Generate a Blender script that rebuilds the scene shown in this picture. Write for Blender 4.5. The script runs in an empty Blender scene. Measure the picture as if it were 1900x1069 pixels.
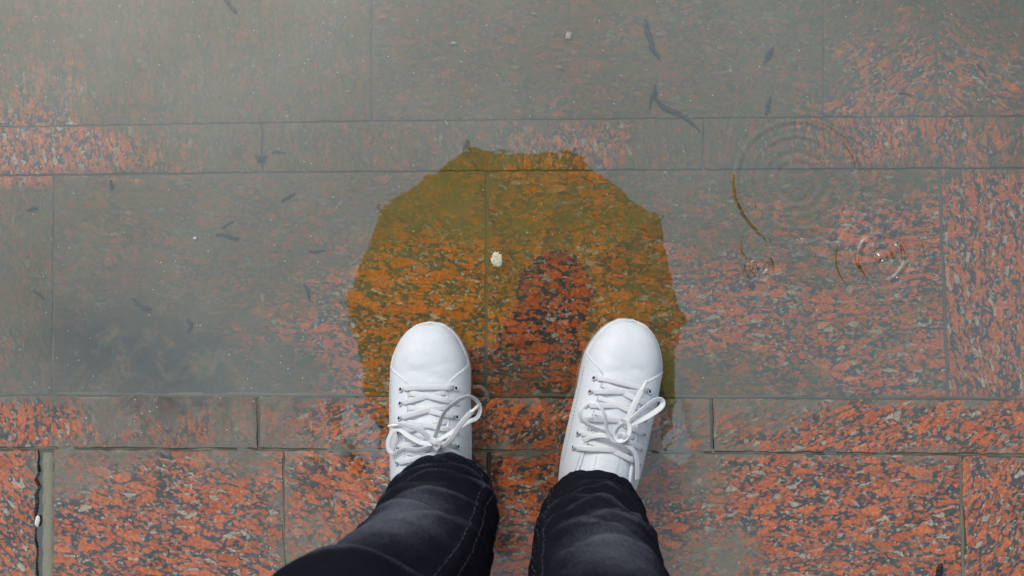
import bpy, math, random
import numpy as np
from mathutils import Vector, Matrix, Quaternion

random.seed(7)
rng = np.random.default_rng(11)
SC = bpy.context.scene
COL = SC.collection
PI = math.pi
R = math.radians

# ------------------------------------------------------------------ camera
FPX, CX, CY, H, PITCH = 2000.0, 950.0, 534.5, 1.40, R(2.0)
cam_data = bpy.data.cameras.new('camera')
cam_data.sensor_width = 36.0
cam_data.lens = 36.0 * FPX / 1900.0
cam_data.clip_start = 0.01
cam_data.clip_end = 500.0
cam_data.dof.use_dof = True
cam_data.dof.focus_distance = 1.36
cam_data.dof.aperture_fstop = 7.1
cam = bpy.data.objects.new('view_camera', cam_data)
COL.objects.link(cam)
cam.location = (0, 0, H)
cam.rotation_euler = (PITCH, 0, 0)
SC.camera = cam

# ------------------------------------------------------------------ sky, sun, exposure
SUN_EL, SUN_AZ = R(40), R(-30)
world = bpy.data.worlds.new('World')
SC.world = world
world.use_nodes = True
wn, wl = world.node_tree.nodes, world.node_tree.links
wn.clear()
sky = wn.new('ShaderNodeTexSky')
sky.sky_type = 'NISHITA'
sky.sun_disc = False
sky.sun_elevation = SUN_EL
sky.sun_rotation = SUN_AZ
sky.air_density = 1.2
sky.dust_density = 6.0
sky.ozone_density = 1.0
hsv = wn.new('ShaderNodeHueSaturation')
hsv.inputs['Saturation'].default_value = 0.62      # overcast: nearly grey
bg = wn.new('ShaderNodeBackground')
bg.inputs['Strength'].default_value = 0.15
wo = wn.new('ShaderNodeOutputWorld')
wl.new(sky.outputs[0], hsv.inputs['Color'])
# overcast luminance: the cloud deck is three times brighter overhead than at the horizon
wtc = wn.new('ShaderNodeTexCoord'); wsp = wn.new('ShaderNodeSeparateXYZ'); wmr = wn.new('ShaderNodeMapRange'); wmx = wn.new('ShaderNodeVectorMath')
wmx.operation = 'SCALE'
wmr.inputs['To Min'].default_value = 1 / 3
wl.new(wtc.outputs['Generated'], wsp.inputs[0]); wl.new(wsp.outputs['Z'], wmr.inputs[0])
wmix = wn.new('ShaderNodeMix'); wmix.data_type = 'RGBA'
wmix.inputs[0].default_value = 0.40
wmix.inputs[7].default_value = (3.5, 3.85, 4.15, 1)      # even grey cloud veil over the clear-sky model
wl.new(hsv.outputs[0], wmix.inputs[6])
wl.new(wmix.outputs[2], wmx.inputs[0]); wl.new(wmr.outputs[0], wmx.inputs[3])
wcl = wn.new('ShaderNodeTexNoise'); wcl.inputs['Scale'].default_value = 3.2; wcl.inputs['Detail'].default_value = 4.0
wcr = wn.new('ShaderNodeMapRange'); wcm = wn.new('ShaderNodeVectorMath'); wcm.operation = 'SCALE'
for i_, v_ in ((1, 0.3), (2, 0.7), (3, 0.76), (4, 1.30)): wcr.inputs[i_].default_value = v_
wl.new(wtc.outputs['Generated'], wcl.inputs['Vector']); wl.new(wcl.outputs['Fac'], wcr.inputs[0])      # soft cloud relief
wl.new(wmx.outputs[0], wcm.inputs[0]); wl.new(wcr.outputs[0], wcm.inputs[3])
wl.new(wcm.outputs[0], bg.inputs['Color'])
wl.new(bg.outputs[0], wo.inputs['Surface'])

sun_d = bpy.data.lights.new('sun', 'SUN')
sun_d.energy = 0.6
sun_d.angle = R(18)
sun_d.color = (1.0, 0.985, 0.965)
sun = bpy.data.objects.new('sun', sun_d)
COL.objects.link(sun)
sd = Vector((math.sin(SUN_AZ) * math.cos(SUN_EL), math.cos(SUN_AZ) * math.cos(SUN_EL), math.sin(SUN_EL)))
sun.rotation_euler = sd.to_track_quat('Z', 'Y').to_euler()
sun.location = sd * 20

vs = SC.view_settings
vs.view_transform = 'Standard'
vs.look = 'None'
vs.gamma = 1.0
vs.use_curve_mapping = False
vs.exposure = 0.62
SC.cycles.max_bounces = 10
SC.cycles.transparent_max_bounces = 16
SC.cycles.use_denoising = True

# ------------------------------------------------------------------ helpers
def at(px, py, z=0.0):
    """point at height z seen at that spot of the 1900 px wide frame"""
    x, y = (px - CX) / FPX, -(py - CY) / FPX
    c, s = math.cos(PITCH), math.sin(PITCH)
    yw, zw = y * c + s, y * s - c
    t = (H - z) / (-zw)
    return Vector((x * t, yw * t, z))

def to_px(x, y, z=0.0):
    """inverse of at(), arrays allowed"""
    c, s = math.cos(PITCH), math.sin(PITCH)
    d = z - H
    yc = y * c + d * s
    zc = -y * s + d * c
    return CX + FPX * x / (-zc), CY - FPX * yc / (-zc)

def tag(o, label=None, cat=None, group=None, kind=None):
    if label: o['label'] = label
    if cat: o['category'] = cat
    if group: o['group'] = group
    if kind: o['kind'] = kind
    return o

def empty(name, loc=(0, 0, 0), parent=None):
    o = bpy.data.objects.new(name, None)
    o.empty_display_size = 0.05
    COL.objects.link(o)
    o.location = loc
    if parent: o.parent = parent
    return o

def link(name, me, parent=None):
    o = bpy.data.objects.new(name, me)
    COL.objects.link(o)
    if parent: o.parent = parent
    return o

def mesh_obj(name, verts, faces, mat, parent=None, smooth=True, uv=None, attrs=None):
    me = bpy.data.meshes.new(name)
    me.from_pydata([tuple(map(float, v)) for v in verts], [], [tuple(map(int, f)) for f in faces])
    me.materials.append(mat)
    if smooth:
        me.polygons.foreach_set('use_smooth', [True] * len(me.polygons))
    if uv is not None:
        lay = me.uv_layers.new(name='UVMap')
        li = np.empty(len(me.loops), dtype=np.int32)
        me.loops.foreach_get('vertex_index', li)
        lay.data.foreach_set('uv', np.asarray(uv, dtype=np.float32)[li].ravel())
    if attrs:
        for k, a in attrs.items():
            at_ = me.attributes.new(k, 'FLOAT', 'POINT')
            at_.data.foreach_set('value', np.asarray(a, dtype=np.float32))
    me.update()
    return link(name, me, parent)

class MB:
    """collects shapes of ONE piece"""
    def __init__(s): s.v, s.f = [], []
    def add(s, vs_, fs_):
        o = len(s.v)
        s.v += [Vector(v) for v in vs_]
        s.f += [tuple(i + o for i in f) for f in fs_]
        return s
    def box(s, c, d, rot=None):
        c = Vector(c); hx, hy, hz = d[0] / 2, d[1] / 2, d[2] / 2
        vv = [Vector((a * hx, b * hy, e * hz)) for a in (-1, 1) for b in (-1, 1) for e in (-1, 1)]
        if rot is not None: vv = [rot @ v for v in vv]
        return s.add([v + c for v in vv], [(0, 1, 3, 2), (4, 6, 7, 5), (0, 4, 5, 1), (2, 3, 7, 6), (0, 2, 6, 4), (1, 5, 7, 3)])
    def tube(s, pts, rad, n=10, cap=True, squash=None):
        pts = [Vector(p) for p in pts]
        rad = [rad] * len(pts) if not hasattr(rad, '__len__') else rad
        t0 = (pts[1] - pts[0]).normalized()
        up = Vector((0, 0, 1)) if abs(t0.z) < 0.9 else Vector((0, 1, 0))
        nx = t0.cross(up).normalized()
        vv, ff = [], []
        for i, p in enumerate(pts):
            a = pts[max(i - 1, 0)]; b = pts[min(i + 1, len(pts) - 1)]
            t = (b - a).normalized()
            nx = (nx - t * nx.dot(t)).normalized()
            ny = t.cross(nx)
            for k in range(n):
                an = 2 * PI * k / n
                vv.append(p + nx * math.cos(an) * rad[i] + ny * math.sin(an) * rad[i] * (squash or 1))
        for i in range(len(pts) - 1):
            for k in range(n):
                a, b = i * n + k, i * n + (k + 1) % n
                ff.append((a, b, b + n, a + n))
        if cap:
            ff.append(tuple(range(n - 1, -1, -1)))
            ff.append(tuple((len(pts) - 1) * n + k for k in range(n)))
        return s.add(vv, ff)
    def lathe(s, prof, n=24, mat=None):
        vv, ff = [], []
        for r, z in prof:
            for k in range(n):
                a = 2 * PI * k / n
                v = Vector((r * math.cos(a), r * math.sin(a), z))
                vv.append(mat @ v if mat is not None else v)
        for i in range(len(prof) - 1):
            for k in range(n):
                a, b = i * n + k, i * n + (k + 1) % n
                ff.append((a, b, b + n, a + n))
        return s.add(vv, ff)
    def build(s, name, mat, parent=None, smooth=True):
        return mesh_obj(name, s.v, s.f, mat, parent, smooth)

def spline(pts, n=8):
    """Catmull-Rom through the points"""
    P = [Vector(p) for p in pts]
    P = [P[0] * 2 - P[1]] + P + [P[-1] * 2 - P[-2]]
    out = []
    for i in range(1, len(P) - 2):
        a, b, c, d = P[i - 1], P[i], P[i + 1], P[i + 2]
        for k in range(n):
            t = k / n
            out.append(0.5 * ((2 * b) + (c - a) * t + (2 * a - 5 * b + 4 * c - d) * t * t + (3 * b - a - 3 * c + d) * t ** 3))
    out.append(P[-2])
    return out

def lerp_tab(tab, x):
    """smooth table lookup, columns after the first"""
    tab = np.asarray(tab, float)
    xs = tab[:, 0]
    res = []
    for c in range(1, tab.shape[1]):
        ys = tab[:, c]
        m = np.gradient(ys, xs)
        i = np.clip(np.searchsorted(xs, x) - 1, 0, len(xs) - 2)
        h = xs[i + 1] - xs[i]
        t = np.clip((x - xs[i]) / h, 0, 1)
        res.append((2 * t**3 - 3 * t**2 + 1) * ys[i] + (t**3 - 2 * t**2 + t) * h * m[i] + (-2 * t**3 + 3 * t**2) * ys[i + 1] + (t**3 - t**2) * h * m[i + 1])
    return res

class Waves:
    """smooth random field from sines; value about -1..1"""
    def __init__(s, lmin, lmax, n, seed):
        g = np.random.default_rng(seed)
        lam = np.exp(g.uniform(math.log(lmin), math.log(lmax), n))
        th = g.uniform(0, 2 * PI, n)
        s.kx, s.ky = 2 * PI / lam * np.cos(th), 2 * PI / lam * np.sin(th)
        s.ph = g.uniform(0, 2 * PI, n); s.lam = lam; s.n = n
    def __call__(s, x, y, slope=False):
        o = np.zeros_like(x, dtype=float)
        for i in range(s.n):
            w = s.lam[i] / (2 * PI) if slope else 1.0
            o += w * np.sin(s.kx[i] * x + s.ky[i] * y + s.ph[i])
        return o * math.sqrt(2.0 / s.n) * (1 if slope else 0.7)

# ------------------------------------------------------------------ materials
class NT:
    def __init__(s, name):
        s.m = bpy.data.materials.new(name); s.m.use_nodes = True
        s.t = s.m.node_tree; s.t.nodes.clear()
        s.out = s.t.nodes.new('ShaderNodeOutputMaterial')
    def n(s, typ, **kw):
        nd = s.t.nodes.new('ShaderNode' + typ)
        for k, v in kw.items(): setattr(nd, k, v)
        return nd
    def put(s, sock, v):
        if isinstance(v, bpy.types.NodeSocket): s.t.links.new(v, sock)
        elif isinstance(v, (tuple, list)) and len(v) == 3 and sock.type == 'RGBA': sock.default_value = (*v, 1)
        else: sock.default_value = v
    def math(s, op, a, b=0.0, c=0.0, clamp=False):
        nd = s.n('Math', operation=op, use_clamp=clamp)
        s.put(nd.inputs[0], a); s.put(nd.inputs[1], b); s.put(nd.inputs[2], c)
        return nd.outputs[0]
    def sstep(s, v, lo, hi, a=0.0, b=1.0):
        nd = s.n('MapRange', interpolation_type='SMOOTHSTEP')
        for i, q in enumerate((v, lo, hi, a, b)): s.put(nd.inputs[i], q)
        return nd.outputs[0]
    def mix(s, f, a, b, blend='MIX'):
        nd = s.n('Mix', data_type='RGBA', blend_type=blend)
        s.put(nd.inputs[0], f); s.put(nd.inputs[6], a); s.put(nd.inputs[7], b)
        return nd.outputs[2]
    def noise(s, vec, scale, detail=3, rough=0.55, dist=0.0, col=False):
        nd = s.n('TexNoise')
        s.put(nd.inputs['Vector'], vec)
        for k, v in (('Scale', scale), ('Detail', detail), ('Roughness', rough), ('Distortion', dist)): s.put(nd.inputs[k], v)
        return nd.outputs['Color' if col else 'Fac']
    def voro(s, vec, scale, feat='F1', rnd=1.0, dim='2D'):
        nd = s.n('TexVoronoi', voronoi_dimensions=dim, feature=feat)
        s.put(nd.inputs['Vector'], vec); s.put(nd.inputs['Scale'], scale)
        if 'Randomness' in nd.inputs: s.put(nd.inputs['Randomness'], rnd)
        return nd
    def mapping(s, vec, scale=(1, 1, 1), loc=(0, 0, 0), rot=(0, 0, 0)):
        nd = s.n('Mapping')
        s.put(nd.inputs[0], vec); nd.inputs['Location'].default_value = loc
        nd.inputs['Rotation'].default_value = rot; nd.inputs['Scale'].default_value = scale
        return nd.outputs[0]
    def vadd(s, a, b, op='ADD'):
        nd = s.n('VectorMath', operation=op); s.put(nd.inputs[0], a); s.put(nd.inputs[1], b)
        return nd.outputs[0]
    def vscale(s, a, f):
        nd = s.n('VectorMath', operation='SCALE'); s.put(nd.inputs[0], a); s.put(nd.inputs[3], f)
        return nd.outputs[0]
    def sep(s, c):
        nd = s.n('SeparateColor'); s.put(nd.inputs[0], c)
        return nd.outputs
    def attr(s, name):
        return s.n('Attribute', attribute_name=name).outputs['Fac']
    def bump(s, h, strength=0.3, dist=0.001):
        nd = s.n('Bump'); s.put(nd.inputs['Height'], h)
        s.put(nd.inputs['Strength'], strength); s.put(nd.inputs['Distance'], dist)
        return nd.outputs[0]
    def bsdf(s, **kw):
        nd = s.n('BsdfPrincipled')
        for k, v in kw.items(): s.put(nd.inputs[k.replace('_', ' ')], v)
        s.t.links.new(nd.outputs[0], s.out.inputs[0])
        return nd

def granite_material():
    g = NT('red_granite')
    uv = g.n('UVMap', uv_map='UVMap').outputs[0]
    pos = g.n('NewGeometry').outputs['Position']
    warp = g.vscale(g.vadd(g.noise(uv, 45, 2, 0.5, col=True), (0.5, 0.5, 0.5), 'SUBTRACT'), 0.010)
    w2 = g.vscale(g.vadd(g.noise(uv, 300, 3, 0.65, col=True), (0.5, 0.5, 0.5), 'SUBTRACT'), 0.0030)
    p = g.vadd(g.vadd(uv, warp), w2)
    p1 = g.vadd(g.vadd(uv, warp), g.vscale(w2, 0.6))
    clus = g.noise(uv, 26, 3, 0.6)
    def laths(vec, prob, t0, t1, soft):
        v_, e_ = g.voro(vec, 1.0), g.voro(vec, 1.0, 'DISTANCE_TO_EDGE')
        c_ = g.sep(v_.outputs['Color'])
        thr = g.math('ADD', t0, g.math('MULTIPLY', c_[2], t1))
        prob = g.math('ADD', prob, g.math('MULTIPLY', g.math('SUBTRACT', clus, 0.5), 0.9))
        return g.math('MULTIPLY', g.math('LESS_THAN', c_[0], prob), g.sstep(e_.outputs[0], thr, g.math('ADD', thr, soft))), c_, e_
    # big feldspar laths, each shrunk by its own amount inside the dark matrix
    big, ca, ea = laths(g.mapping(p1, (1 / 0.0290, 1 / 0.0104, 1)), 0.46, 0.01, 0.24, 0.14)
    mid, cm, em = laths(g.mapping(p, (1 / 0.0125, 1 / 0.0052, 1), loc=(11.3, 2.9, 0), rot=(0, 0, 0.22)), 0.46, 0.01, 0.16, 0.14)
    b = g.mapping(p, (1 / 0.0044, 1 / 0.0028, 1), loc=(3.1, 7.7, 0))
    vb = g.voro(b, 1.0)
    cb = g.sep(vb.outputs['Color'])
    small = g.math('LESS_THAN', cb[0], 0.30)
    pale = g.math('GREATER_THAN', cb[0], 0.85)
    palebig = g.math('MULTIPLY', g.math('GREATER_THAN', cm[0], 0.955), g.sstep(em.outputs[0], 0.03, 0.09))
    fine = g.noise(p, 900, 3, 0.65)
    med = g.noise(p, 240, 3, 0.6)
    dark = g.mix(g.sstep(fine, 0.38, 0.70), (0.013, 0.016, 0.020), (0.100, 0.108, 0.112))
    dark = g.mix(g.math('MULTIPLY', cb[2], 0.5), dark, (0.065, 0.060, 0.055))
    orange_a = g.mix(ca[1], (0.400, 0.088, 0.022), (0.520, 0.140, 0.040))
    orange_a = g.mix(g.math('MULTIPLY', g.sstep(ca[2], 0.86, 0.95), 0.6), orange_a, (0.60, 0.24, 0.13))
    orange_m = g.mix(cm[1], (0.33, 0.074, 0.022), (0.49, 0.135, 0.044))
    orange_b = g.mix(cb[1], (0.27, 0.066, 0.024), (0.44, 0.140, 0.056))
    grain = g.sstep(med, 0.28, 0.76, 0.62, 1.22)
    col = g.mix(small, dark, orange_b)
    col = g.mix(g.math('MULTIPLY', pale, g.sstep(med, .4, .6, .3, .9)), col, (0.34, 0.31, 0.25))
    col = g.mix(mid, col, orange_m)
    col = g.mix(g.math('MULTIPLY', palebig, 0.8), col, (0.42, 0.37, 0.28))
    col = g.mix(g.math('MULTIPLY', big, g.sstep(med, 0.25, 0.50, 0.55, 1.0)), col, orange_a)
    spk = g.noise(uv, 520, 3, 0.75)
    col = g.mix(g.sstep(spk, 0.60, 0.72, 0, 0.55), col, (0.34, 0.27, 0.20))
    col = g.mix(g.sstep(spk, 0.40, 0.28, 0, 0.65), col, (0.025, 0.028, 0.032))
    # dark inclusions and hairlines inside crystals
    inc = g.sstep(g.noise(p, 330, 4, 0.72), 0.585, 0.68)
    col = g.mix(g.math('MULTIPLY', inc, 0.75), col, (0.03, 0.03, 0.032))
    cg = g.n('CombineColor')
    for i in range(3): g.put(cg.inputs[i], grain)
    col = g.mix(1.0, col, cg.outputs[0], 'MULTIPLY')
    # silt laid over the stone: thickness attribute broken up by noise
    s = g.attr('silt'); st = g.attr('stain')
    n1 = g.noise(pos, 22, 5, 0.62); n2 = g.noise(pos, 95, 4, 0.65); n3 = g.noise(pos, 420, 3, 0.6)
    nn = g.math('ADD', g.math('MULTIPLY', n1, 0.62), g.math('ADD', g.math('MULTIPLY', n2, 0.78), g.math('MULTIPLY', n3, 0.34)))
    # a little less on the proud crystals
    nn = g.math('SUBTRACT', nn, g.math('MULTIPLY', g.math('MAXIMUM', big, mid), 0.07))
    lev = g.math('ADD', g.math('MULTIPLY', s, 1.0), g.math('SUBTRACT', nn, 1.415))
    cov = g.sstep(lev, -0.30, 0.28)
    cov = g.math('MULTIPLY', cov, g.sstep(g.math('ADD', g.math('MULTIPLY', n2, 0.6), g.math('MULTIPLY', n1, 0.4)), 0.38, 0.60, 0.66, 0.93))
    sg = g.noise(pos, 700, 3, 0.7)
    silt = g.mix(g.sstep(g.math('ADD', g.math('MULTIPLY', n1, 0.5), g.math('MULTIPLY', n2, 0.5)), 0.34, 0.66), (0.040, 0.041, 0.018), (0.078, 0.077, 0.038))
    silt = g.mix(g.sstep(sg, 0.30, 0.75), silt, (0.088, 0.085, 0.038))
    zz = g.n('SeparateXYZ'); g.put(zz.inputs[0], pos)
    silt = g.mix(g.sstep(zz.outputs[2], 0.0058, 0.0068), silt, g.mix(sg, (0.100, 0.100, 0.074), (0.165, 0.163, 0.128)))   # dries paler above the waterline
    stn = g.math('MULTIPLY', st, g.sstep(g.noise(pos, 30, 5, 0.7, 0.6), 0.30, 0.56))
    sv = g.voro(pos, 210, 'F1', 1.0, '3D')
    sc_ = g.sep(sv.outputs['Color'])
    speck = g.math('MULTIPLY', g.math('LESS_THAN', sc_[0], 0.035), g.math('LESS_THAN', sv.outputs['Distance'], 0.16))
    dspeck = g.math('MULTIPLY', g.math('GREATER_THAN', sc_[0], 0.955), g.math('LESS_THAN', sv.outputs['Distance'], 0.22))
    col = g.mix(cov, col, silt)
    col = g.mix(g.math('MULTIPLY', stn, 0.88), col, (0.013, 0.0135, 0.012))
    col = g.mix(speck, col, (0.55, 0.54, 0.50))
    col = g.mix(g.math('MULTIPLY', dspeck, 0.7), col, (0.02, 0.02, 0.02))
    rough = g.math('ADD', g.math('MULTIPLY', cov, 0.30), g.sstep(g.noise(pos, 60, 4, 0.6), 0.3, 0.7, 0.16, 0.40))
    hgt = g.math('ADD', g.math('MULTIPLY', fine, 0.4), g.math('ADD', g.math('MULTIPLY', big, 0.25), g.math('MULTIPLY', cov, 0.4)))
    bs = g.bsdf(Base_Color=col, Roughness=rough, Normal=g.bump(hgt, 0.35, 0.0008))
    bs.inputs['Specular IOR Level'].default_value = 0.4
    g.put(bs.inputs['Coat Weight'], g.sstep(zz.outputs[2], 0.0054, 0.0064))          # the film of rain on the slabs that stand clear of the puddle
    bs.inputs['Coat IOR'].default_value = 1.62
    g.put(bs.inputs['Coat Roughness'], g.sstep(g.noise(pos, 45, 4, 0.6), 0.35, 0.7, 0.06, 0.30))
    return g.m

def silt_material(name, k):
    g = NT(name)
    pos = g.n('NewGeometry').outputs['Position']
    n1 = g.noise(pos, 20, 5, 0.6); n2 = g.noise(pos, 600, 4, 0.7)
    c = g.mix(n1, (0.115 * k, 0.117 * k, 0.085 * k), (0.165 * k, 0.165 * k, 0.128 * k))
    c = g.mix(g.sstep(n2, 0.3, 0.75), c, (0.210 * k, 0.208 * k, 0.165 * k))
    g.bsdf(Base_Color=c, Roughness=0.7, Normal=g.bump(n2, 0.4, 0.0008))
    return g.m

def ground_material():
    g = NT('far_paving')
    pos = g.n('NewGeometry').outputs['Position']
    b = g.n('TexBrick')
    g.put(b.inputs['Vector'], pos)
    for k, v in (('Color1', (0.22, 0.085, 0.05, 1)), ('Color2', (0.18, 0.10, 0.07, 1)), ('Mortar', (0.09, 0.088, 0.068, 1)), ('Scale', 1.0), ('Mortar Size', 0.006), ('Brick Width', 0.6), ('Row Height', 0.3)):
        b.inputs[k].default_value = v
    n = g.noise(pos, 3, 5, 0.6); f = g.noise(pos, 120, 3, 0.6)
    c = g.mix(g.sstep(n, 0.4, 0.62), b.outputs[0], (0.085, 0.082, 0.062))
    c = g.mix(g.sstep(f, 0.5, 0.7, 0, 0.5), c, (0.05, 0.05, 0.05))
    g.bsdf(Base_Color=c, Roughness=0.5)
    return g.m

def water_material():
    g = NT('puddle_water')
    lw = g.n('LayerWeight'); lw.inputs['Blend'].default_value = 0.5
    fac = g.math('ADD', g.math('MULTIPLY', g.math('POWER', lw.outputs['Facing'], 5.0), 0.6), 0.150)
    tr = g.n('BsdfTransparent'); tr.inputs[0].default_value = (0.945, 0.935, 0.905, 1)
    gl = g.n('BsdfGlossy'); gl.inputs['Roughness'].default_value = 0.0
    gl.inputs['Color'].default_value = (0.91, 1.0, 0.95, 1)
    mx = g.n('MixShader')
    g.t.links.new(fac, mx.inputs[0]); g.t.links.new(tr.outputs[0], mx.inputs[1]); g.t.links.new(gl.outputs[0], mx.inputs[2])
    g.t.links.new(mx.outputs[0], g.out.inputs[0])
    return g.m

def simple(name, col, rough=0.5, bump_scale=None, bump_s=0.2, bump_d=0.0005, var=0.0, var_scale=40, **kw):
    g = NT(name)
    pos = g.n('TexCoord').outputs['Object']
    c = col
    if var:
        n = g.noise(pos, var_scale, 4, 0.6)
        c = g.mix(g.sstep(n, 0.3, 0.7), tuple(v * (1 - var) for v in col), tuple(min(1, v * (1 + var)) for v in col))
    a = dict(Base_Color=c, Roughness=rough)
    if bump_scale:
        a['Normal'] = g.bump(g.noise(pos, bump_scale, 4, 0.65), bump_s, bump_d)
    a.update(kw)
    g.bsdf(**a)
    return g.m

def leather_material():
    g = NT('white_leather')
    pos = g.n('TexCoord').outputs['Object']
    v = g.voro(pos, 900, 'F1', 1.0, '3D')
    n = g.noise(pos, 35, 4, 0.6); n2 = g.noise(pos, 260, 3, 0.6)
    c = g.mix(g.sstep(n, 0.35, 0.75), (0.585, 0.640, 0.705), (0.545, 0.597, 0.655))
    c = g.mix(g.sstep(g.noise(pos, 150, 5, 0.75), 0.66, 0.76, 0.0, 0.25), c, (0.56, 0.55, 0.53))
    h = g.math('ADD', g.math('MULTIPLY', v.outputs['Distance'], 0.35), g.math('ADD', n2, g.math('MULTIPLY', n, 1.6)))
    g.bsdf(Base_Color=c, Roughness=0.48, Normal=g.bump(h, 0.42, 0.0008))
    return g.m

def lace_material():
    g = NT('white_cotton_lace')
    uv = g.n('UVMap', uv_map='UVMap').outputs[0]
    w1 = g.n('TexWave', wave_type='BANDS', bands_direction='DIAGONAL')
    g.put(w1.inputs['Vector'], uv); g.put(w1.inputs['Scale'], 260.0)
    g.bsdf(Base_Color=(0.640, 0.675, 0.715), Roughness=0.75, Normal=g.bump(w1.outputs['Fac'], 0.35, 0.0004))
    return g.m

def denim_material():
    g = NT('black_denim')
    uv = g.n('UVMap', uv_map='UVMap').outputs[0]
    pos = g.n('TexCoord').outputs['Object']
    wear = g.attr('wear')
    n1 = g.noise(pos, 28, 5, 0.65); n2 = g.noise(pos, 420, 4, 0.7)
    # yarn streaks run down the leg
    st = g.noise(g.mapping(uv, (1400, 90, 1)), 1.0, 3, 0.7)
    w = g.math('ADD', wear, g.math('MULTIPLY', g.math('SUBTRACT', n1, 0.5), 0.40))
    w = g.math('ADD', w, g.math('MULTIPLY', g.math('SUBTRACT', st, 0.5), 0.70))
    w = g.math('ADD', w, g.math('MULTIPLY', g.math('SUBTRACT', n2, 0.5), 0.50))
    c = g.mix(g.sstep(w, 0.16, 1.15), (0.0056, 0.0062, 0.0125), (0.105, 0.120, 0.165))
    tw = g.n('TexWave', wave_type='BANDS', bands_direction='DIAGONAL')
    g.put(tw.inputs['Vector'], uv); g.put(tw.inputs['Scale'], 230.0)
    h = g.math('ADD', g.math('MULTIPLY', tw.outputs['Fac'], 0.5), n2)
    b = g.bsdf(Base_Color=c, Roughness=0.9, Normal=g.bump(h, 0.5, 0.0006))
    b.inputs['Sheen Weight'].default_value = 0.0
    b.inputs['Specular IOR Level'].default_value = 0.06
    return g.m

def canopy_material():
    g = NT('yellow_canopy_cloth')
    pos = g.n('TexCoord').outputs['Object']
    n = g.noise(pos, 9, 3, 0.5)
    c = g.mix(n, (0.50, 0.355, 0.002), (0.56, 0.40, 0.004))
    d = g.n('BsdfDiffuse'); t = g.n('BsdfTranslucent'); m = g.n('MixShader')
    g.put(d.inputs[0], c); g.put(t.inputs[0], c); m.inputs[0].default_value = 0.62
    g.t.links.new(d.outputs[0], m.inputs[1]); g.t.links.new(t.outputs[0], m.inputs[2]); g.t.links.new(m.outputs[0], g.out.inputs[0])
    return g.m

M = dict(
    granite=granite_material(), silt=silt_material('wet_silt', 0.48), drysilt=silt_material('pale_silt', 0.85), palesilt=silt_material('dried_silt', 1.25), far=ground_material(), water=water_material(),
    leather=leather_material(), lace=lace_material(), denim=denim_material(), canopy=canopy_material(),
    rubber=simple('white_rubber', (0.53, 0.56, 0.585), 0.55, 300, 0.1, var=0.10),
    stitch=simple('stitch_thread', (0.36, 0.39, 0.46), 0.8),
    seam=simple('seam_thread', (0.055, 0.060, 0.080), 0.8),
    hole=simple('eyelet_dark', (0.02, 0.025, 0.03), 0.6),
    ink=simple('tongue_print', (0.02, 0.02, 0.025), 0.6),
    aglet=simple('aglet_plastic', (0.70, 0.71, 0.70), 0.25),
    lining=simple('shoe_lining', (0.62, 0.64, 0.66), 0.9),
    skin=simple('skin', (0.45, 0.27, 0.19), 0.5, 200, 0.1, var=0.06),
    hair=simple('dark_hair', (0.02, 0.014, 0.010), 0.5, 180, 0.6, 0.002),
    jacket=simple('black_jacket_cloth', (0.014, 0.014, 0.016), 0.85, 90, 0.4, 0.002),
    eye=simple('eye_white', (0.7, 0.7, 0.7), 0.2),
    blackplastic=simple('black_plastic', (0.012, 0.012, 0.013), 0.4, 400, 0.2),
    glass=simple('lens_glass', (0.01, 0.01, 0.015), 0.05),
    steel=simple('dark_steel', (0.16, 0.16, 0.17), 0.35, Metallic=1.0),
    twig=simple('rotten_twig', (0.014, 0.015, 0.021), 0.8, 300, 0.6, 0.001, var=0.4, var_scale=200),
    lichen=simple('pale_lichen', (0.52, 0.52, 0.36), 0.8, 500, 0.6, 0.001, var=0.22, var_scale=350),
    chip=simple('white_chip_and_glint', (0.62, 0.63, 0.62), 0.6, 200, 0.4, var=0.1),
    straw=simple('pale_straw', (0.33, 0.32, 0.26), 0.7, var=0.2),
)

# ------------------------------------------------------------------ the ground and paving
WATER_Z = 0.0060
ground = mesh_obj('ground', [(-150, -150, -0.0045), (150, -150, -0.0045), (150, 150, -0.0045), (-150, 150, -0.0045)], [(0, 1, 2, 3)], M['far'], smooth=False)
tag(ground, kind='structure')

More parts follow.
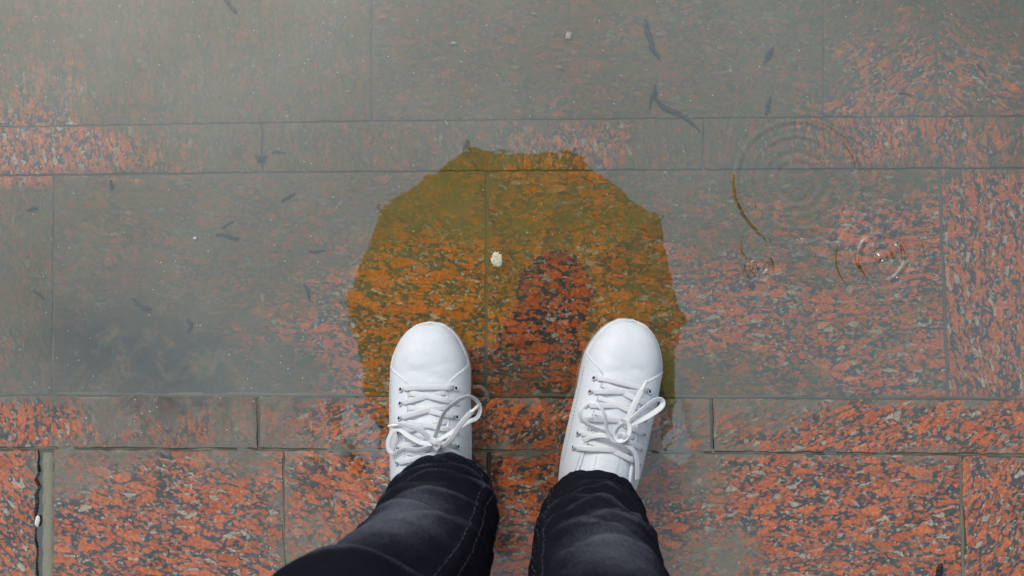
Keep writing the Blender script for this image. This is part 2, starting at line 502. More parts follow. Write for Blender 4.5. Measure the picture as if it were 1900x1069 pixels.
# how much silt lies where (picture px, px, thickness), smoothly blended
SILT = [
 (60,60,.70),(60,200,.42),(20,150,.55),(250,80,.86),(250,200,.90),(450,60,.80),(450,180,.95),(650,60,.84),(650,180,.95),(850,60,.92),(850,190,.97),
 (1050,60,.86),(1000,150,.82),(1050,205,.72),(1200,60,.85),(1150,150,.80),(1300,120,.95),(1400,60,.88),(1450,160,.78),(1560,40,.72),(1640,100,.52),(1640,180,.50),(1720,60,.66),(1820,40,.82),(1800,120,.48),(1880,60,.80),(1870,180,.62),
 (40,260,.10),(40,310,.12),(140,280,.10),(210,290,.30),(280,260,.55),(330,300,.62),(400,270,.75),(450,300,.72),(540,270,.92),(600,290,.88),(680,260,.76),(700,300,.66),(780,260,.84),(860,290,.80),(950,250,.70),(990,280,.46),(1060,265,.38),(1120,260,.48),(1100,300,.36),(1180,270,.70),(1260,270,.86),(1340,270,.85),(1400,280,.78),(1480,290,.62),(1540,250,.44),(1600,270,.40),(1680,270,.55),(1750,270,.52),(1840,280,.50),
 (40,380,.82),(40,480,.93),(60,580,.80),(30,640,.58),(50,700,.78),(150,360,.90),(180,450,.96),(180,560,1.0),(260,680,.96),(180,700,1.0),(300,380,.82),(320,460,.84),(330,560,.88),(380,620,.86),(420,690,.78),(430,380,.86),(430,460,.82),(480,540,.66),(480,620,.52),(540,360,.80),(560,440,.84),(560,520,.72),(560,600,.56),(560,690,.92),(520,715,.96),(620,350,.80),(640,440,.76),(640,540,.46),(620,620,.36),(640,690,.20),
 (740,400,.76),(820,350,.86),(860,420,.72),(760,470,.56),(830,480,.50),(700,520,.48),(780,550,.18),(850,560,.20),(700,620,.32),(860,640,.15),(720,680,.40),
 (940,360,.66),(960,430,.82),(1000,340,.55),(1080,370,.68),(1080,450,.74),(950,540,.86),(1000,520,.60),(1120,470,.42),(1180,420,.68),(1180,510,.62),(1200,570,.62),(1100,560,.50),(980,620,.46),(1060,620,.44),(930,660,.62),(1000,690,.72),(1080,690,.50),
 (1260,350,.88),(1330,420,.88),(1300,500,.60),(1330,560,.50),(1290,620,.52),(1400,350,.80),(1420,430,.78),(1500,380,.68),(1480,500,.64),(1420,570,.50),(1480,620,.52),(1400,680,.56),(1300,690,.78),(1290,722,.98),(1400,722,.96),(1500,724,.80),(1560,680,.50),(1600,350,.60),(1700,360,.72),(1640,430,.38),(1720,450,.66),(1600,560,.56),(1700,560,.62),(1660,640,.58),(1720,700,.66),(1640,715,.26),
 (1790,380,.14),(1850,420,.10),(1800,500,.22),(1880,560,.16),(1800,620,.26),(1850,690,.20),(1820,728,.55),
 (40,780,.28),(20,815,.34),(120,780,.06),(170,760,.36),(220,778,.90),(270,770,.88),(290,805,.30),(340,785,.26),(400,780,.46),(440,770,.86),(460,800,.96),(520,780,.48),(560,800,.44),(600,770,.30),(680,780,.20),(950,780,.40),(1040,780,.30),(1280,780,.44),(1310,760,.52),(1350,770,.88),(1420,770,.60),(1390,805,.24),(1500,790,.24),(1600,780,.28),(1700,780,.30),(1850,790,.30),
 (30,860,.08),(40,960,.05),(40,1040,.22),(140,855,.70),(150,900,.62),(220,850,.66),(140,970,.12),(300,870,.22),(260,930,.06),(280,1020,.06),(400,860,.55),(440,920,.12),(420,1000,.06),(490,880,.62),(530,930,.55),(540,980,.66),(560,1000,.40),(580,870,.28),(620,920,.18),(680,870,.20),
 (950,900,.30),(980,1000,.28),(1250,880,.55),(1290,900,.62),(1330,1000,.66),(1260,960,.22),(1400,880,.25),(1450,960,.22),(1500,1040,.30),(1560,880,.22),(1640,940,.18),(1660,1020,.36),(1720,870,.36),(1740,960,.20),(1820,900,.18),(1850,1000,.10),(1880,1060,.22),
]
SILT = np.array(SILT)
STAIN = np.array([(180,640,85,1.2),(250,650,75,1.2),(320,680,95,1.2),(340,610,45,.7),(265,570,30,.6),(550,670,45,.55),(520,720,60,.5),(420,640,40,.45),(120,690,50,.5),(300,720,70,.5),(950,700,60,.35)])

def silt_at(px, py, sig=46.0):
    num = np.zeros_like(px); den = np.full_like(px, 1e-9)
    for x, y, v in SILT:
        w = np.exp(-((px - x) ** 2 / (2 * (sig * 1.25) ** 2) + (py - y) ** 2 / (2 * (sig * 0.62) ** 2)))
        num += w * v; den += w
    far = 1e-4
    v = (num + far * 0.6) / (den + far)
    v = v + 0.10 * np.clip((v - 0.35) / 0.3, 0, 1) + 0.05
    # the paving clears to the right; silt is thinned to deepen the umbrella and body reflections
    v = v - 0.20 * np.clip((px - 1180) / 160, 0, 1) * np.clip((py - 330) / 60, 0, 1) * np.clip((760 - py) / 40, 0, 1)
    v = v - 0.12 * np.exp(-((px - 930) / 280) ** 2 - ((py - 590) / 130) ** 2)
    v = v - 0.24 * np.exp(-((px - 930) / 270) ** 2 - ((py - 520) / 210) ** 2)
    v = v - 0.10 * np.exp(-((px - 1010) / 110) ** 2 - ((py - 640) / 150) ** 2)
    return v - 0.08 * np.clip((px - 1480) / 100, 0, 1) * np.clip((330 - py) / 60, 0, 1)

def stain_at(px, py):
    o = np.zeros_like(px)
    for x, y, r, v in STAIN:
        o = np.maximum(o, v * np.exp(-((px - x) ** 2 / (2 * (r * 1.1) ** 2) + (py - y) ** 2 / (2 * (r * 0.8) ** 2))))
    return o

bed = mesh_obj('pavement', *(lambda: (
    [(-2.55, -1.66, -0.0012), (2.5, -1.66, -0.0012), (2.5, 2.1, -0.0012), (-2.55, 2.1, -0.0012), (-2.6, -1.7, -0.032), (2.55, -1.7, -0.032), (2.55, 2.15, -0.032), (-2.6, 2.15, -0.032)],
    [(0, 1, 2, 3), (4, 5, 1, 0), (5, 6, 2, 1), (6, 7, 3, 2), (7, 4, 0, 3)]))(), M['silt'], smooth=False)
tag(bed, kind='structure')

edge_w = Waves(0.008, 0.05, 14, 3)
hgt_w = Waves(0.045, 0.16, 16, 5)
rough_w = Waves(0.006, 0.02, 14, 8)

def poly_y(line):
    xs = [p[0] for p in line]; ys = [p[1] for p in line]
    return lambda x: float(np.interp(x, xs, ys))

def slab(c00, c10, c11, c01, top, uneven, grain, jag=0.0012, res=0.009):
    """one granite paver from its four corners, irregular arrises, real thickness"""
    cs = [np.array(c[:2]) for c in (c00, c10, c11, c01)]
    wx = np.linalg.norm(cs[1] - cs[0]); wy = np.linalg.norm(cs[3] - cs[0])
    nx, ny = max(6, int(wx / res)), max(6, int(wy / res))
    def stations(n, w):
        a = np.linspace(0, 1, n - 1); e = 0.0011 / w
        return np.concatenate([[0, e], a[1:-1], [1 - e, 1]])
    u, v = np.meshgrid(stations(nx, wx), stations(ny, wy))
    P = (1 - u)[..., None] * (1 - v)[..., None] * cs[0] + u[..., None] * (1 - v)[..., None] * cs[1] + u[..., None] * v[..., None] * cs[2] + (1 - u)[..., None] * v[..., None] * cs[3]
    X, Y = P[..., 0].copy(), P[..., 1].copy()
    so = random.uniform(0, 50)
    # wander of the arrises
    eu = np.minimum(u, 1 - u) * wx; ev = np.minimum(v, 1 - v) * wy
    fx = np.exp(-eu / 0.006) * np.sign(0.5 - u); fy = np.exp(-ev / 0.006) * np.sign(0.5 - v)
    j = (edge_w(Y * 1.0 + so, X * 0.2) * 0.5 + 0.4) * jag
    X += fx * np.maximum(j, -0.0003) * 1.2
    j2 = (edge_w(X + so * 2, Y * 0.2 + 9) * 0.5 + 0.4) * jag
    Y += fy * np.maximum(j2, -0.0003) * 1.2
    Z = top + uneven * hgt_w(X, Y) + uneven * 0.22 * rough_w(X, Y)
    border = np.zeros_like(Z); border[0, :] = border[-1, :] = 1; border[:, 0] = border[:, -1] = 1
    Z = Z - border * 0.0001
    px, py = to_px(X, Y)
    s_ = silt_at(px, py); st_ = stain_at(px, py)
    ed = np.minimum(eu, ev)
    creep = np.clip(0.45 + 0.9 * hgt_w(X * 2.1 + 4, Y * 2.1), 0, 1)
    s_ = s_ + 0.50 * np.exp(-ed / 0.005) * creep * (1.0 if top > 0.004 else 0.3)
    n = (nx + 1)
    verts = np.stack([X, Y, Z], -1).reshape(-1, 3)
    faces = []
    for jj in range(ny):
        for ii in range(nx):
            a = jj * n + ii
            faces.append((a, a + 1, a + n + 1, a + n))
    ring = [i for i in range(n)] + [jj * n + nx for jj in range(1, ny + 1)] + [ny * n + i for i in range(nx - 1, -1, -1)] + [jj * n for jj in range(ny - 1, 0, -1)]
    base = len(verts)
    low = verts[ring].copy(); low[:, 2] = -0.03
    verts = np.concatenate([verts, verts[ring], low])          # the sides have their own corners, so the arris stays crisp
    m = len(ring)
    for k in range(m):
        k2 = (k + 1) % m
        faces.append((base + k, base + m + k, base + m + k2, base + k2))
    ca, sa = math.cos(grain), math.sin(grain)
    ox, oy = random.uniform(-40, 40), random.uniform(-40, 40)
    uvx = verts[:, 0] * ca + verts[:, 1] * sa + ox
    uvy = -verts[:, 0] * sa + verts[:, 1] * ca + oy
    sfull = np.concatenate([s_.ravel(), np.full(2 * m, 0.15)])
    tfull = np.concatenate([st_.ravel(), np.zeros(2 * m)])
    o = mesh_obj('paving_slab', verts, faces, M['granite'], bed, True, np.stack([uvx, uvy], -1), {'silt': sfull, 'stain': tfull})
    for i_ in range(nx * ny, len(faces)): o.data.polygons[i_].use_smooth = False
    return o

LINES = {  # joints across the picture, top to bottom
 'zz': poly_y([(-900, -700), (2800, -710)]),
 'z': poly_y([(-900, -290), (2800, -300)]),
 'a': poly_y([(-900, -192), (2800, -204)]),
 'ab': poly_y([(-900, 252), (0, 236), (487, 228), (1000, 221), (1900, 216), (2800, 210)]),
 'bc': poly_y([(-900, 336), (0, 327), (487, 320), (903, 317), (1900, 312), (2800, 308)]),
 'cd': poly_y([(-900, 730), (0, 733), (903, 736), (1900, 741), (2800, 745)]),
 'de': poly_y([(-900, 826), (0, 830), (740, 834), (1318, 838), (1900, 843), (2800, 850)]),
 'e': poly_y([(-900, 1250), (2800, 1268)]),
 'ef': poly_y([(-900, 1345), (2800, 1363)]),
 'f': poly_y([(-900, 1770), (2800, 1790)]),
}
HG = R(2); VG = R(97); DG = R(28)
# rows: (upper line, lower line, gap top, gap bottom, z, unevenness, joints [(x_top, x_bottom, gap)], grain of each slab)
ROWS = [
 ('zz', 'z', 3, 3, 0.0002, .0004, [(-900, -910, 5), (-40, -50, 5), (800, 800, 5), (1640, 1640, 5), (2700, 2700, 5)], [HG, VG, HG, HG]),
 ('z', 'a', 3, 3, 0.0004, .0004, [(-900, -900, 5), (90, 90, 5), (920, 920, 5), (1760, 1765, 5), (2700, 2700, 5)], [VG, VG, DG, VG]),
 ('a', 'ab', 3, 2, 0.0002, .0004, [(-900, -900, 5), (-150, -160, 5), (690, 690, 3), (1526, 1527, 2), (1733, 1739, 4), (2700, 2700, 5)], [HG, VG, HG, R(40), R(150)]),
 ('ab', 'bc', 2, 2, 0.0012, .0004, [(-900, -900, 5), (-330, -330, 5), (488, 488, 4), (1304, 1304, 3), (2120, 2120, 5), (2800, 2800, 5)], [VG, R(102), R(93), R(100), VG]),
 ('bc', 'cd', 2, 4, 0.0002, .0005, [(-900, -900, 5), (-740, -745, 5), (101, 97, 3), (904, 901, 5), (1743, 1759, 5), (2600, 2620, 5), (2900, 2900, 5)], [HG, VG, R(-3), R(4), R(96), VG]),
 ('cd', 'de', 2, 4, 0.0084, .0009, [(-900, -900, 5), (-340, -340, 5), (482, 482, 4), (1318, 1319, 5), (2150, 2155, 5), (2800, 2800, 5)], [VG, R(106), R(30), R(24), DG]),
 ('de', 'e', 4, 4, 0.0083, .0012, [(-900, -900, 5), (82, 72, 8), (97, 100, 2), (529, 529, 4), (908, 905, 7), (1200, 1202, 0), (1777, 1787, 5), (2600, 2620, 5)], [R(140), None, R(-6), R(-20), R(5), None, R(60), VG]),
 ('e', 'ef', 4, 4, 0.0082, .0009, [(-900, -900, 5), (250, 250, 5), (1090, 1090, 5), (1900, 1910, 5), (2700, 2700, 5)], [VG, VG, DG, VG]),
 ('ef', 'f', 4, 4, 0.0084, .0009, [(-900, -900, 5), (60, 60, 5), (860, 860, 5), (1740, 1740, 5), (2700, 2700, 5)], [HG, HG, VG, HG]),
]
for up, lo, gt, gb, z, un, joints, grains in ROWS:
    U, L = LINES[up], LINES[lo]
    gi = 0
    if up == 'de':
        joints = [(-900, -900, 5), (80, 71, 3), (104, 100, 3), (529, 529, 2), (908, 905, 6), (1777, 1787, 5), (2600, 2620, 5)]
        grains = [R(140), None, R(-8), R(-22), R(6), R(58), VG]
    for k in range(len(joints) - 1):
        if grains[min(k, len(grains) - 1)] is None: continue      # the wide silted joint
        (xa, xb, g1), (xc, xd, g2) = joints[k], joints[k + 1]
        x0t, x0b, x1t, x1b = xa + g1 / 2, xb + g1 / 2, xc - g2 / 2, xd - g2 / 2
        jag = 0.0012
        dz = random.uniform(-1, 1) * un * 0.25
        if up == 'de' and k == 0: jag, dz = 0.0042, 0.0016
        if up == 'de' and k == 5: jag = 0.0030
        slab(at(x0b, L(x0b) - gb / 2), at(x1b, L(x1b) - gb / 2), at(x1t, U(x1t) + gt / 2), at(x0t, U(x0t) + gt / 2), z + dz, un, grains[min(k, len(grains) - 1)] + random.uniform(-.05, .05), jag)

# the same bond goes on beyond the picture
FAR = []
ys_ = [-2350, -1940, -1840, -1430, -1330, -920, -820, -710]
for i in range(len(ys_) - 1): FAR.append((-2600, 4400, ys_[i], ys_[i + 1], .0003))
ys_ = [1790, 1880, 2290, 2380, 2790]
for i in range(len(ys_) - 1): FAR.append((-2600, 4400, ys_[i], ys_[i + 1], .0084))
for (up, lo, gt, gb, z, un, joints, grains) in ROWS:
    for a_, b_ in ((-2600, joints[0][0]), (joints[-1][0], 4400)):
        FAR.append((a_, b_, LINES[up](a_ if a_ < 0 else b_), LINES[lo](a_ if a_ < 0 else b_), z))
for x0, x1, y0, y1, z in FAR:
    x = x0 + 2
    off = random.uniform(500, 840)
    while x < x1 - 30:
        xe = min(x + off, x1)
        if x1 - xe < 200: xe = x1
        slab(at(x + 2, y1 - 3), at(xe - 2, y1 - 3), at(xe - 2, y0 + 2), at(x + 2, y0 + 2), z, .0005, (HG if y1 - y0 > 200 else VG) + random.uniform(-.1, .1), res=0.05)
        x = xe; off = 840
# silt that fills the joints up to the waterline in front of the dry slabs: part of the paving
def joint_fill(pts, w, z, mat='drysilt'):
    mb = []
    P = spline(pts, 10)
    vv, ff = [], []
    for i, p in enumerate(P):
        a, b = P[max(i - 1, 0)], P[min(i + 1, len(P) - 1)]
        t = (b - a).normalized(); nrm = Vector((-t.y, t.x, 0))
        for k, (o, dz) in enumerate(((-1, -.0030), (-.82, -.0004), (0, 0.0), (.82, -.0004), (1, -.0030))):
            wob = 0.0009 * math.sin(i * 1.3 + k)
            vv.append(p + nrm * (o * w / 2 + wob) + Vector((0, 0, z + dz + 0.0003 * math.sin(i * .7 + k * 2))))
    for i in range(len(P) - 1):
        for k in range(4):
            a = i * 5 + k
            ff.append((a, a + 1, a + 6, a + 5))
    return mesh_obj('joint_silt', vv, ff, M[mat], bed)
joint_fill([at(94, y) for y in (838, 900, 980, 1080, 1240)], 0.0165, 0.0072, 'palesilt')
joint_fill([at(x, LINES['de'](x)) for x in (-800, -300, 100, 500, 900, 1300, 1900, 2700)], 0.0080, 0.0064)
joint_fill([at(x, LINES['cd'](x) - 2) for x in (-800, -300, 100, 500, 900, 1300, 1900, 2700)], 0.0070, 0.0004, 'silt')
joint_fill([at(x, y) for x, y in ((1778, 846), (1781, 950), (1785, 1069), (1789, 1250))], 0.0065, 0.0066)
joint_fill([at(x, y) for x, y in ((908, 840), (907, 950), (905, 1069), (905, 1250))], 0.006, 0.0050, 'silt')
joint_fill([at(x, y) for x, y in ((529, 840), (529, 950), (529, 1069), (529, 1250))], 0.0035, 0.0078)

# ------------------------------------------------------------------ the puddle
def axis(lo, hi, dlo, dhi, fine, coarse, rlo, rhi):
    a = [lo]
    while a[-1] < hi:
        x = a[-1]
        a.append(x + (0.0011 if rlo <= x <= rhi else fine if dlo <= x <= dhi else min(coarse, max(fine, 0.12 * max(dlo - x, x - dhi)))))
    return np.array(a)
wx = axis(-5.0, 5.0, -0.70, 0.70, 0.0021, 0.4, 0.27, 0.57)
wy = axis(-4.0, 5.0, -0.36, 0.40, 0.0021, 0.4, -0.05, 0.27)
WX, WY = np.meshgrid(wx, wy)
PX, PY = to_px(WX, WY, WATER_Z)
calm = Waves(0.018, 0.07, 30, 21)
tiny = Waves(0.008, 0.016, 24, 33)
film = Waves(0.007, 0.020, 40, 45)
film2 = Waves(0.03, 0.08, 24, 46)
WZ = 0.0016 * calm(WX, WY, True) + 0.0009 * tiny(WX, WY, True)
ramp = np.clip((PY - 728) / 30, 0, 1); ramp = ramp * ramp * (3 - 2 * ramp)
near = np.exp(-((PX - 640) / 130) ** 2) + np.exp(-((PX - 1250) / 90) ** 2) + 0.8 * np.exp(-((PX - 980) / 140) ** 2)
edge = np.exp(-((PX - 690) / 75) ** 2 - ((PY - 790) / 60) ** 2) + np.exp(-((PX - 1248) / 42) ** 2 - ((PY - 800) / 75) ** 2) + 0.9 * np.exp(-((PX - 990) / 110) ** 2 - ((PY - 880) / 220) ** 2)
WZ += 0.0034 * np.clip(edge, 0, 1)          # water drawn up round the soles
WZ += ramp * (0.012 + 0.040 * np.clip(near, 0, 1)) * film(WX, WY, True) + ramp * 0.020 * film2(WX, WY, True)

def ring(cx, cy, r, lam, slope, width=None, squash=1.0):
    """one expanding ripple: crest train about radius r px"""
    global WZ
    c = at(cx, cy, WATER_Z)
    d = np.hypot(WX - c.x, (WY - c.y) * squash)
    an = np.arctan2(WY - c.y, WX - c.x); am = math.atan2(-0.02 - c.y, 0.0 - c.x)
    d = d + 0.0007 * np.sin(3 * an + cx) + 0.0004 * np.sin(7 * an)
    rr, lm = r / 1430.0, lam / 1430.0
    wd = (width or lam * 0.8) / 1430.0
    WZ = WZ + slope * lm / (2 * PI) * np.cos(2 * PI * (d - rr) / lm) * np.exp(-((d - rr) / wd) ** 2) * (0.86 + 0.20 * np.cos(2 * (an - am)) + 0.08 * np.sin(5 * an + cy))
for a in [
    (1480, 338, 115, 22, .21, 10), (1480, 338, 88, 18, .07, 14), (1480, 338, 140, 18, .045, 9), (1480, 338, 45, 20, .07, 20),
    (1637, 478, 43, 20, .58, 10), (1637, 478, 82, 20, .24, 10), (1637, 478, 62, 14, .10, 9), (1637, 478, 22, 14, .14, 8), (1637, 478, 3, 26, .80, 13), (1637, 478, 102, 16, .08, 9),
    (1411, 496, 15, 12, .60, 7), (1411, 496, 27, 10, .16, 6), (1411, 496, 2, 13, .5, 6), (1400, 455, 24, 11, .16, 7), (1385, 380, 20, 12, .07, 8),
    (1027, 468, 16, 7, .012, 9),
]: ring(*a)
WZ += WATER_Z
nyw, nxw = WZ.shape
wverts = np.stack([WX, WY, WZ], -1).reshape(-1, 3).astype(np.float32)
idx = (np.arange(nyw - 1)[:, None] * nxw + np.arange(nxw - 1)[None, :]).ravel()
quads = np.stack([idx, idx + 1, idx + nxw + 1, idx + nxw], -1).astype(np.int32)
wme = bpy.data.meshes.new('water')
wme.vertices.add(len(wverts)); wme.vertices.foreach_set('co', wverts.ravel())
wme.loops.add(quads.size); wme.loops.foreach_set('vertex_index', quads.ravel())
wme.polygons.add(len(quads))
wme.polygons.foreach_set('loop_start', np.arange(0, quads.size, 4, dtype=np.int32))
wme.polygons.foreach_set('loop_total', np.full(len(quads), 4, dtype=np.int32))
wme.polygons.foreach_set('use_smooth', np.ones(len(quads), dtype=bool))
wme.materials.append(M['water'])
wme.update(calc_edges=True)
water = link('water', wme)
tag(water, kind='structure')

# ------------------------------------------------------------------ sneakers
SL = 0.290      # shoe length
SOLE_TAB = [(0, .000, .000), (.012, .014, .014), (.04, .025, .025), (.10, .034, .034), (.22, .037, .038), (.38, .039, .0415), (.52, .0435, .0465), (.64, .0485, .0505),
            (.74, .0505, .0522), (.82, .0490, .0510), (.89, .0420, .0438), (.94, .0333, .0345), (.975, .0226, .0230), (.992, .0132, .0130), (1.0, .000, .000)]
UP_TAB = [(0, .000, .000), (.012, .012, .012), (.04, .025, .025), (.10, .036, .036), (.20, .042, .043), (.32, .0470, .0480), (.45, .0485, .0495), (.58, .0485, .0500),
          (.68, .0480, .0500), (.75, .0475, .0490), (.82, .0460, .0475), (.89, .0388, .0408), (.94, .0303, .0316), (.970, .0203, .0210), (.982, .0128, .0124), (.988, .000, .000)]
TOP_TAB = [(0, .0), (.012, .030), (.04, .052), (.10, .066), (.20, .082), (.30, .090), (.40, .084), (.50, .073), (.60, .0605), (.68, .0510), (.75, .0455), (.82, .0415), (.89, .0360), (.94, .0290), (.970, .0200), (.982, .0125), (.988, 0.0)]
Z0 = 0.0235
PEX = 2.55

def shoe_surface(y, ph):
    """upper: y along the foot in metres, ph 0 (outer side) .. pi (inner side)"""
    wi, wo_ = lerp_tab(UP_TAB, np.asarray(y) / SL)
    h, = lerp_tab(TOP_TAB, np.asarray(y) / SL)
    c, s = np.cos(ph), np.sin(ph)
    x = np.sign(c) * np.abs(c) ** (2 / PEX) * np.where(c > 0, np.maximum(wo_, 0), np.maximum(wi, 0))
    z = Z0 + np.maximum(h, 0) * np.abs(s) ** (2 / PEX)
    # crease dents behind the toe box
    z = z - 0.0014 * np.exp(-((np.asarray(y) - 0.224 - 0.02 * c) / 0.0030) ** 2) * np.abs(s) ** 3 - 0.0011 * np.exp(-((np.asarray(y) - 0.232 + 0.012 * c) / 0.0025) ** 2) * np.abs(s) ** 3
    return np.stack([x, np.asarray(y) + 0 * x, z], -1)

def shoe_point(x, y, off=0.0):
    """point on the upper above plan position (x, y), lifted off along the normal"""
    def base(x, y):
        wi, wo_ = lerp_tab(UP_TAB, np.array([y / SL]))
        w = max(float(wo_[0] if x > 0 else wi[0]), 1e-4)
        q = min(abs(x) / w, 0.9995) ** (PEX / 2)
        ph = math.acos(max(-1, min(1, q if x > 0 else -q)))
        return Vector(shoe_surface(np.array([y]), np.array([ph]))[0])
    p = base(x, y)
    if off:
        e = 0.002
        du = base(x + e, y) - base(x - e, y); dv = base(x, y + e) - base(x, y - e)
        n = du.cross(dv).normalized()
        if n.z < 0: n = -n
        p = p + n * off
    return p

def grid_faces(nu, nv, flip=False):
    f = []
    for i in range(nu - 1):
        for j in range(nv - 1):
            a = i * nv + j
            f.append((a, a + nv, a + nv + 1, a + 1) if flip else (a, a + 1, a + nv + 1, a + nv))
    return f

def ribbon(path, up, width, thick=0.0013, name='lace', parent=None, mat=None, world=None, tip=False):
    """a flat woven lace: oval section swept along the path"""
    n = 10
    vv, ff, uvv = [], [], []
    L = 0.0
    for i, p in enumerate(path):
        a, b = path[max(i - 1, 0)], path[min(i + 1, len(path) - 1)]
        if i: L += (p - path[i - 1]).length
        t = (b - a).normalized()
        u_ = Vector(up[i] if isinstance(up, list) else up)
        sd_ = t.cross(u_)
        if sd_.length < 1e-5: sd_ = Vector((1, 0, 0))
        sd_.normalize(); nn = sd_.cross(t).normalized()
        for k in range(n):
            an = 2 * PI * k / n
            c, s = math.cos(an), math.sin(an)
            vv.append(p + sd_ * (math.copysign(abs(c) ** 0.7, c) * width / 2) + nn * (math.copysign(abs(s) ** 0.8, s) * thick / 2))
            uvv.append((c * width / 2, L))
    for i in range(len(path) - 1):
        for k in range(n):
            a, b = i * n + k, i * n + (k + 1) % n
            ff.append((a, b, b + n, a + n))
    ff.append(tuple(range(n - 1, -1, -1))); ff.append(tuple((len(path) - 1) * n + k for k in range(n)))
    if world is not None: vv = [world @ v for v in vv]
    return mesh_obj(name, vv, ff, mat or M['lace'], parent, True, uvv)

def make_sneaker(parent, mirror, toe_px, ang, throat, label, bow, seed):
    """a low white leather sneaker; mirror=-1 is the other foot"""
    rnd = random.Random(seed)
    toe = at(toe_px[0], toe_px[1], 0.012)
    d = Vector((math.sin(ang), math.cos(ang), 0))
    org = Vector((toe.x, toe.y, 0)) - d * SL
    T = Matrix.Translation(Vector((org.x, org.y, 0.0085))) @ Matrix.Rotation(-ang, 4, 'Z') @ Matrix.Diagonal((mirror, 1, 1, 1))
    fl = mirror < 0
    def put(name, vv, ff, mat, par, uv=None, smooth=True):
        vv = [T @ Vector(v) for v in vv]
        if fl: ff = [tuple(reversed(f)) for f in ff]
        return mesh_obj(name, vv, ff, mat, par, smooth, uv)
    # upper (vamp and quarters under the overlays)
    nu, nv = 90, 56
    yy = SL * 0.988 * (0.5 - 0.5 * np.cos(np.linspace(0.02, PI - 0.002, nu)))
    ph = np.linspace(0, PI, nv)
    Yg, Pg = np.meshgrid(yy, ph, indexing='ij')
    S = shoe_surface(Yg, Pg).reshape(-1, 3)
    sn = put('sneaker', S, grid_faces(nu, nv, True), M['leather'], parent)
    sn['label'] = label
    # cup sole with its rim
    ns = 84
    ys = np.concatenate([SL * (0.5 - 0.5 * np.cos(np.linspace(0, PI, ns)))])
    wi, wo_ = lerp_tab(SOLE_TAB, ys / SL)
    outline = [(float(max(wo_[i], 0)), float(ys[i])) for i in range(ns)] + [(-float(max(wi[i], 0)), float(ys[i])) for i in range(ns - 2, 0, -1)]
    m = len(outline); c0 = Vector((0, SL * 0.5, 0))
    vv, ff = [], []
    prof = [(0.0030, 0.0), (0.0008, 0.0012), (0.0002, 0.004), (0.0, 0.010), (0.0007, 0.0155), (0.0002, 0.0165), (0.0005, 0.0225), (0.0012, 0.0247), (0.0024, 0.0255), (0.0040, 0.0252), (0.0070, 0.0225), (0.016, 0.020)]
    for ins, z in prof:
        for k, (x, y) in enumerate(outline):
            a, b = Vector((*outline[k - 1], 0)), Vector((*outline[(k + 1) % m], 0))
            t = (b - a)
            nrm = Vector((t.y, -t.x, 0)).normalized() if t.length > 1e-7 else Vector((0, 1, 0))
            vv.append(Vector((x, y, z)) - nrm * min(ins, 0.8 * max(abs(x), 0.004)))
    for i in range(len(prof) - 1):
        for k in range(m):
            a, b = i * m + k, i * m + (k + 1) % m
            ff.append((a, b, b + m, a + m))
    ff.append(tuple(range(m - 1, -1, -1)))
    put('sole', vv, ff, M['rubber'], sn)
    # quarter panels with eyestays
    y_back = 0.055
    th_f, th_b = throat
    def xthroat(y):
        f = (0.212 - y) / (0.212 - 0.10)
        return th_f + (th_b - th_f) * max(0, min(1.25, f)) ** 1.2
    for side in (1, -1):
        nu2, nv2 = 64, 34
        P = []
        for i in range(nu2):
            u = i / (nu2 - 1)
            for j in range(nv2):
                v = j / (nv2 - 1)
                yf = 0.2125 + 0.0250 * v ** 0.55
                # rounded front corner at the throat
                y = y_back + (yf - y_back) * u
                xt = xthroat(y)
                if u > 0.94: xt += 0.004 * ((u - 0.94) / 0.06) ** 2
                wi_, wo2 = lerp_tab(UP_TAB, np.array([y / SL]))
                w = float(wo2[0] if side > 0 else wi_[0])
                q = min(xt / w, 0.98) ** (PEX / 2)
                ph_t = math.acos(q)
                ph_ = ph_t * (1 - v) + 0.03 * v
                pp = ph_ if side > 0 else PI - ph_
                lift = 0.0022 + 0.0016 * max(0, 1 - v * 5) * min(1, (0.215 - y) / 0.05)
                e = min(1, min(v * 34, (1 - u) * 60) + 0.12)
                A = Vector(shoe_surface(np.array([y]), np.array([pp]))[0])
                n = Vector((A.x / max(w, .01) ** 2, 0.0, (A.z - Z0) / 0.06 ** 2 + 1e-3)).normalized()
                P.append(A + n * (lift * min(1, e)))
        qp = put('quarter_panel', P, grid_faces(nu2, nv2, side < 0), M['leather'], sn)
        # stitch rows along throat edge and front edge
        st = MB()
        def dash(p0, p1):
            pa = [T @ p0, T @ p1]
            st.tube(pa, 0.00036, 5)
        for inset in (0.0022,):
            y = 0.075
            while y < 0.205:
                x0, x1 = side * (xthroat(y) + inset), side * (xthroat(y + .0016) + inset)
                dash(shoe_point(x0, y, 0.0040), shoe_point(x1, y + 0.0016, 0.0040)); y += 0.0026
        v = 0.04
        while v < 0.9:
            def fp(v_):
                yf = 0.2125 + 0.0250 * v_ ** 0.55 - 0.0022
                xt = xthroat(yf) + .003; wq = 0.049
                pt = math.acos(min(.98, (xt / wq)) ** (PEX / 2)); p_ = pt * (1 - v_) + .03 * v_
                A = Vector(shoe_surface(np.array([yf]), np.array([p_ if side > 0 else PI - p_]))[0])
                n = Vector((A.x / wq ** 2, 0, (A.z - Z0) / .06 ** 2)).normalized()
                return A + n * 0.0026
            dash(fp(v), fp(v + 0.03)); v += 0.05
        # lower double row on the side
        for k in range(26):
            y = 0.10 + k * 0.0046
            x_ = side * 0.0455
            dash(shoe_point(x_, y, 0.0030), shoe_point(x_, y + 0.0028, 0.0030))
        ob = st.build('stitching', M['stitch'], sn)
    # tongue
    nu3, nv3 = 40, 20
    P = []
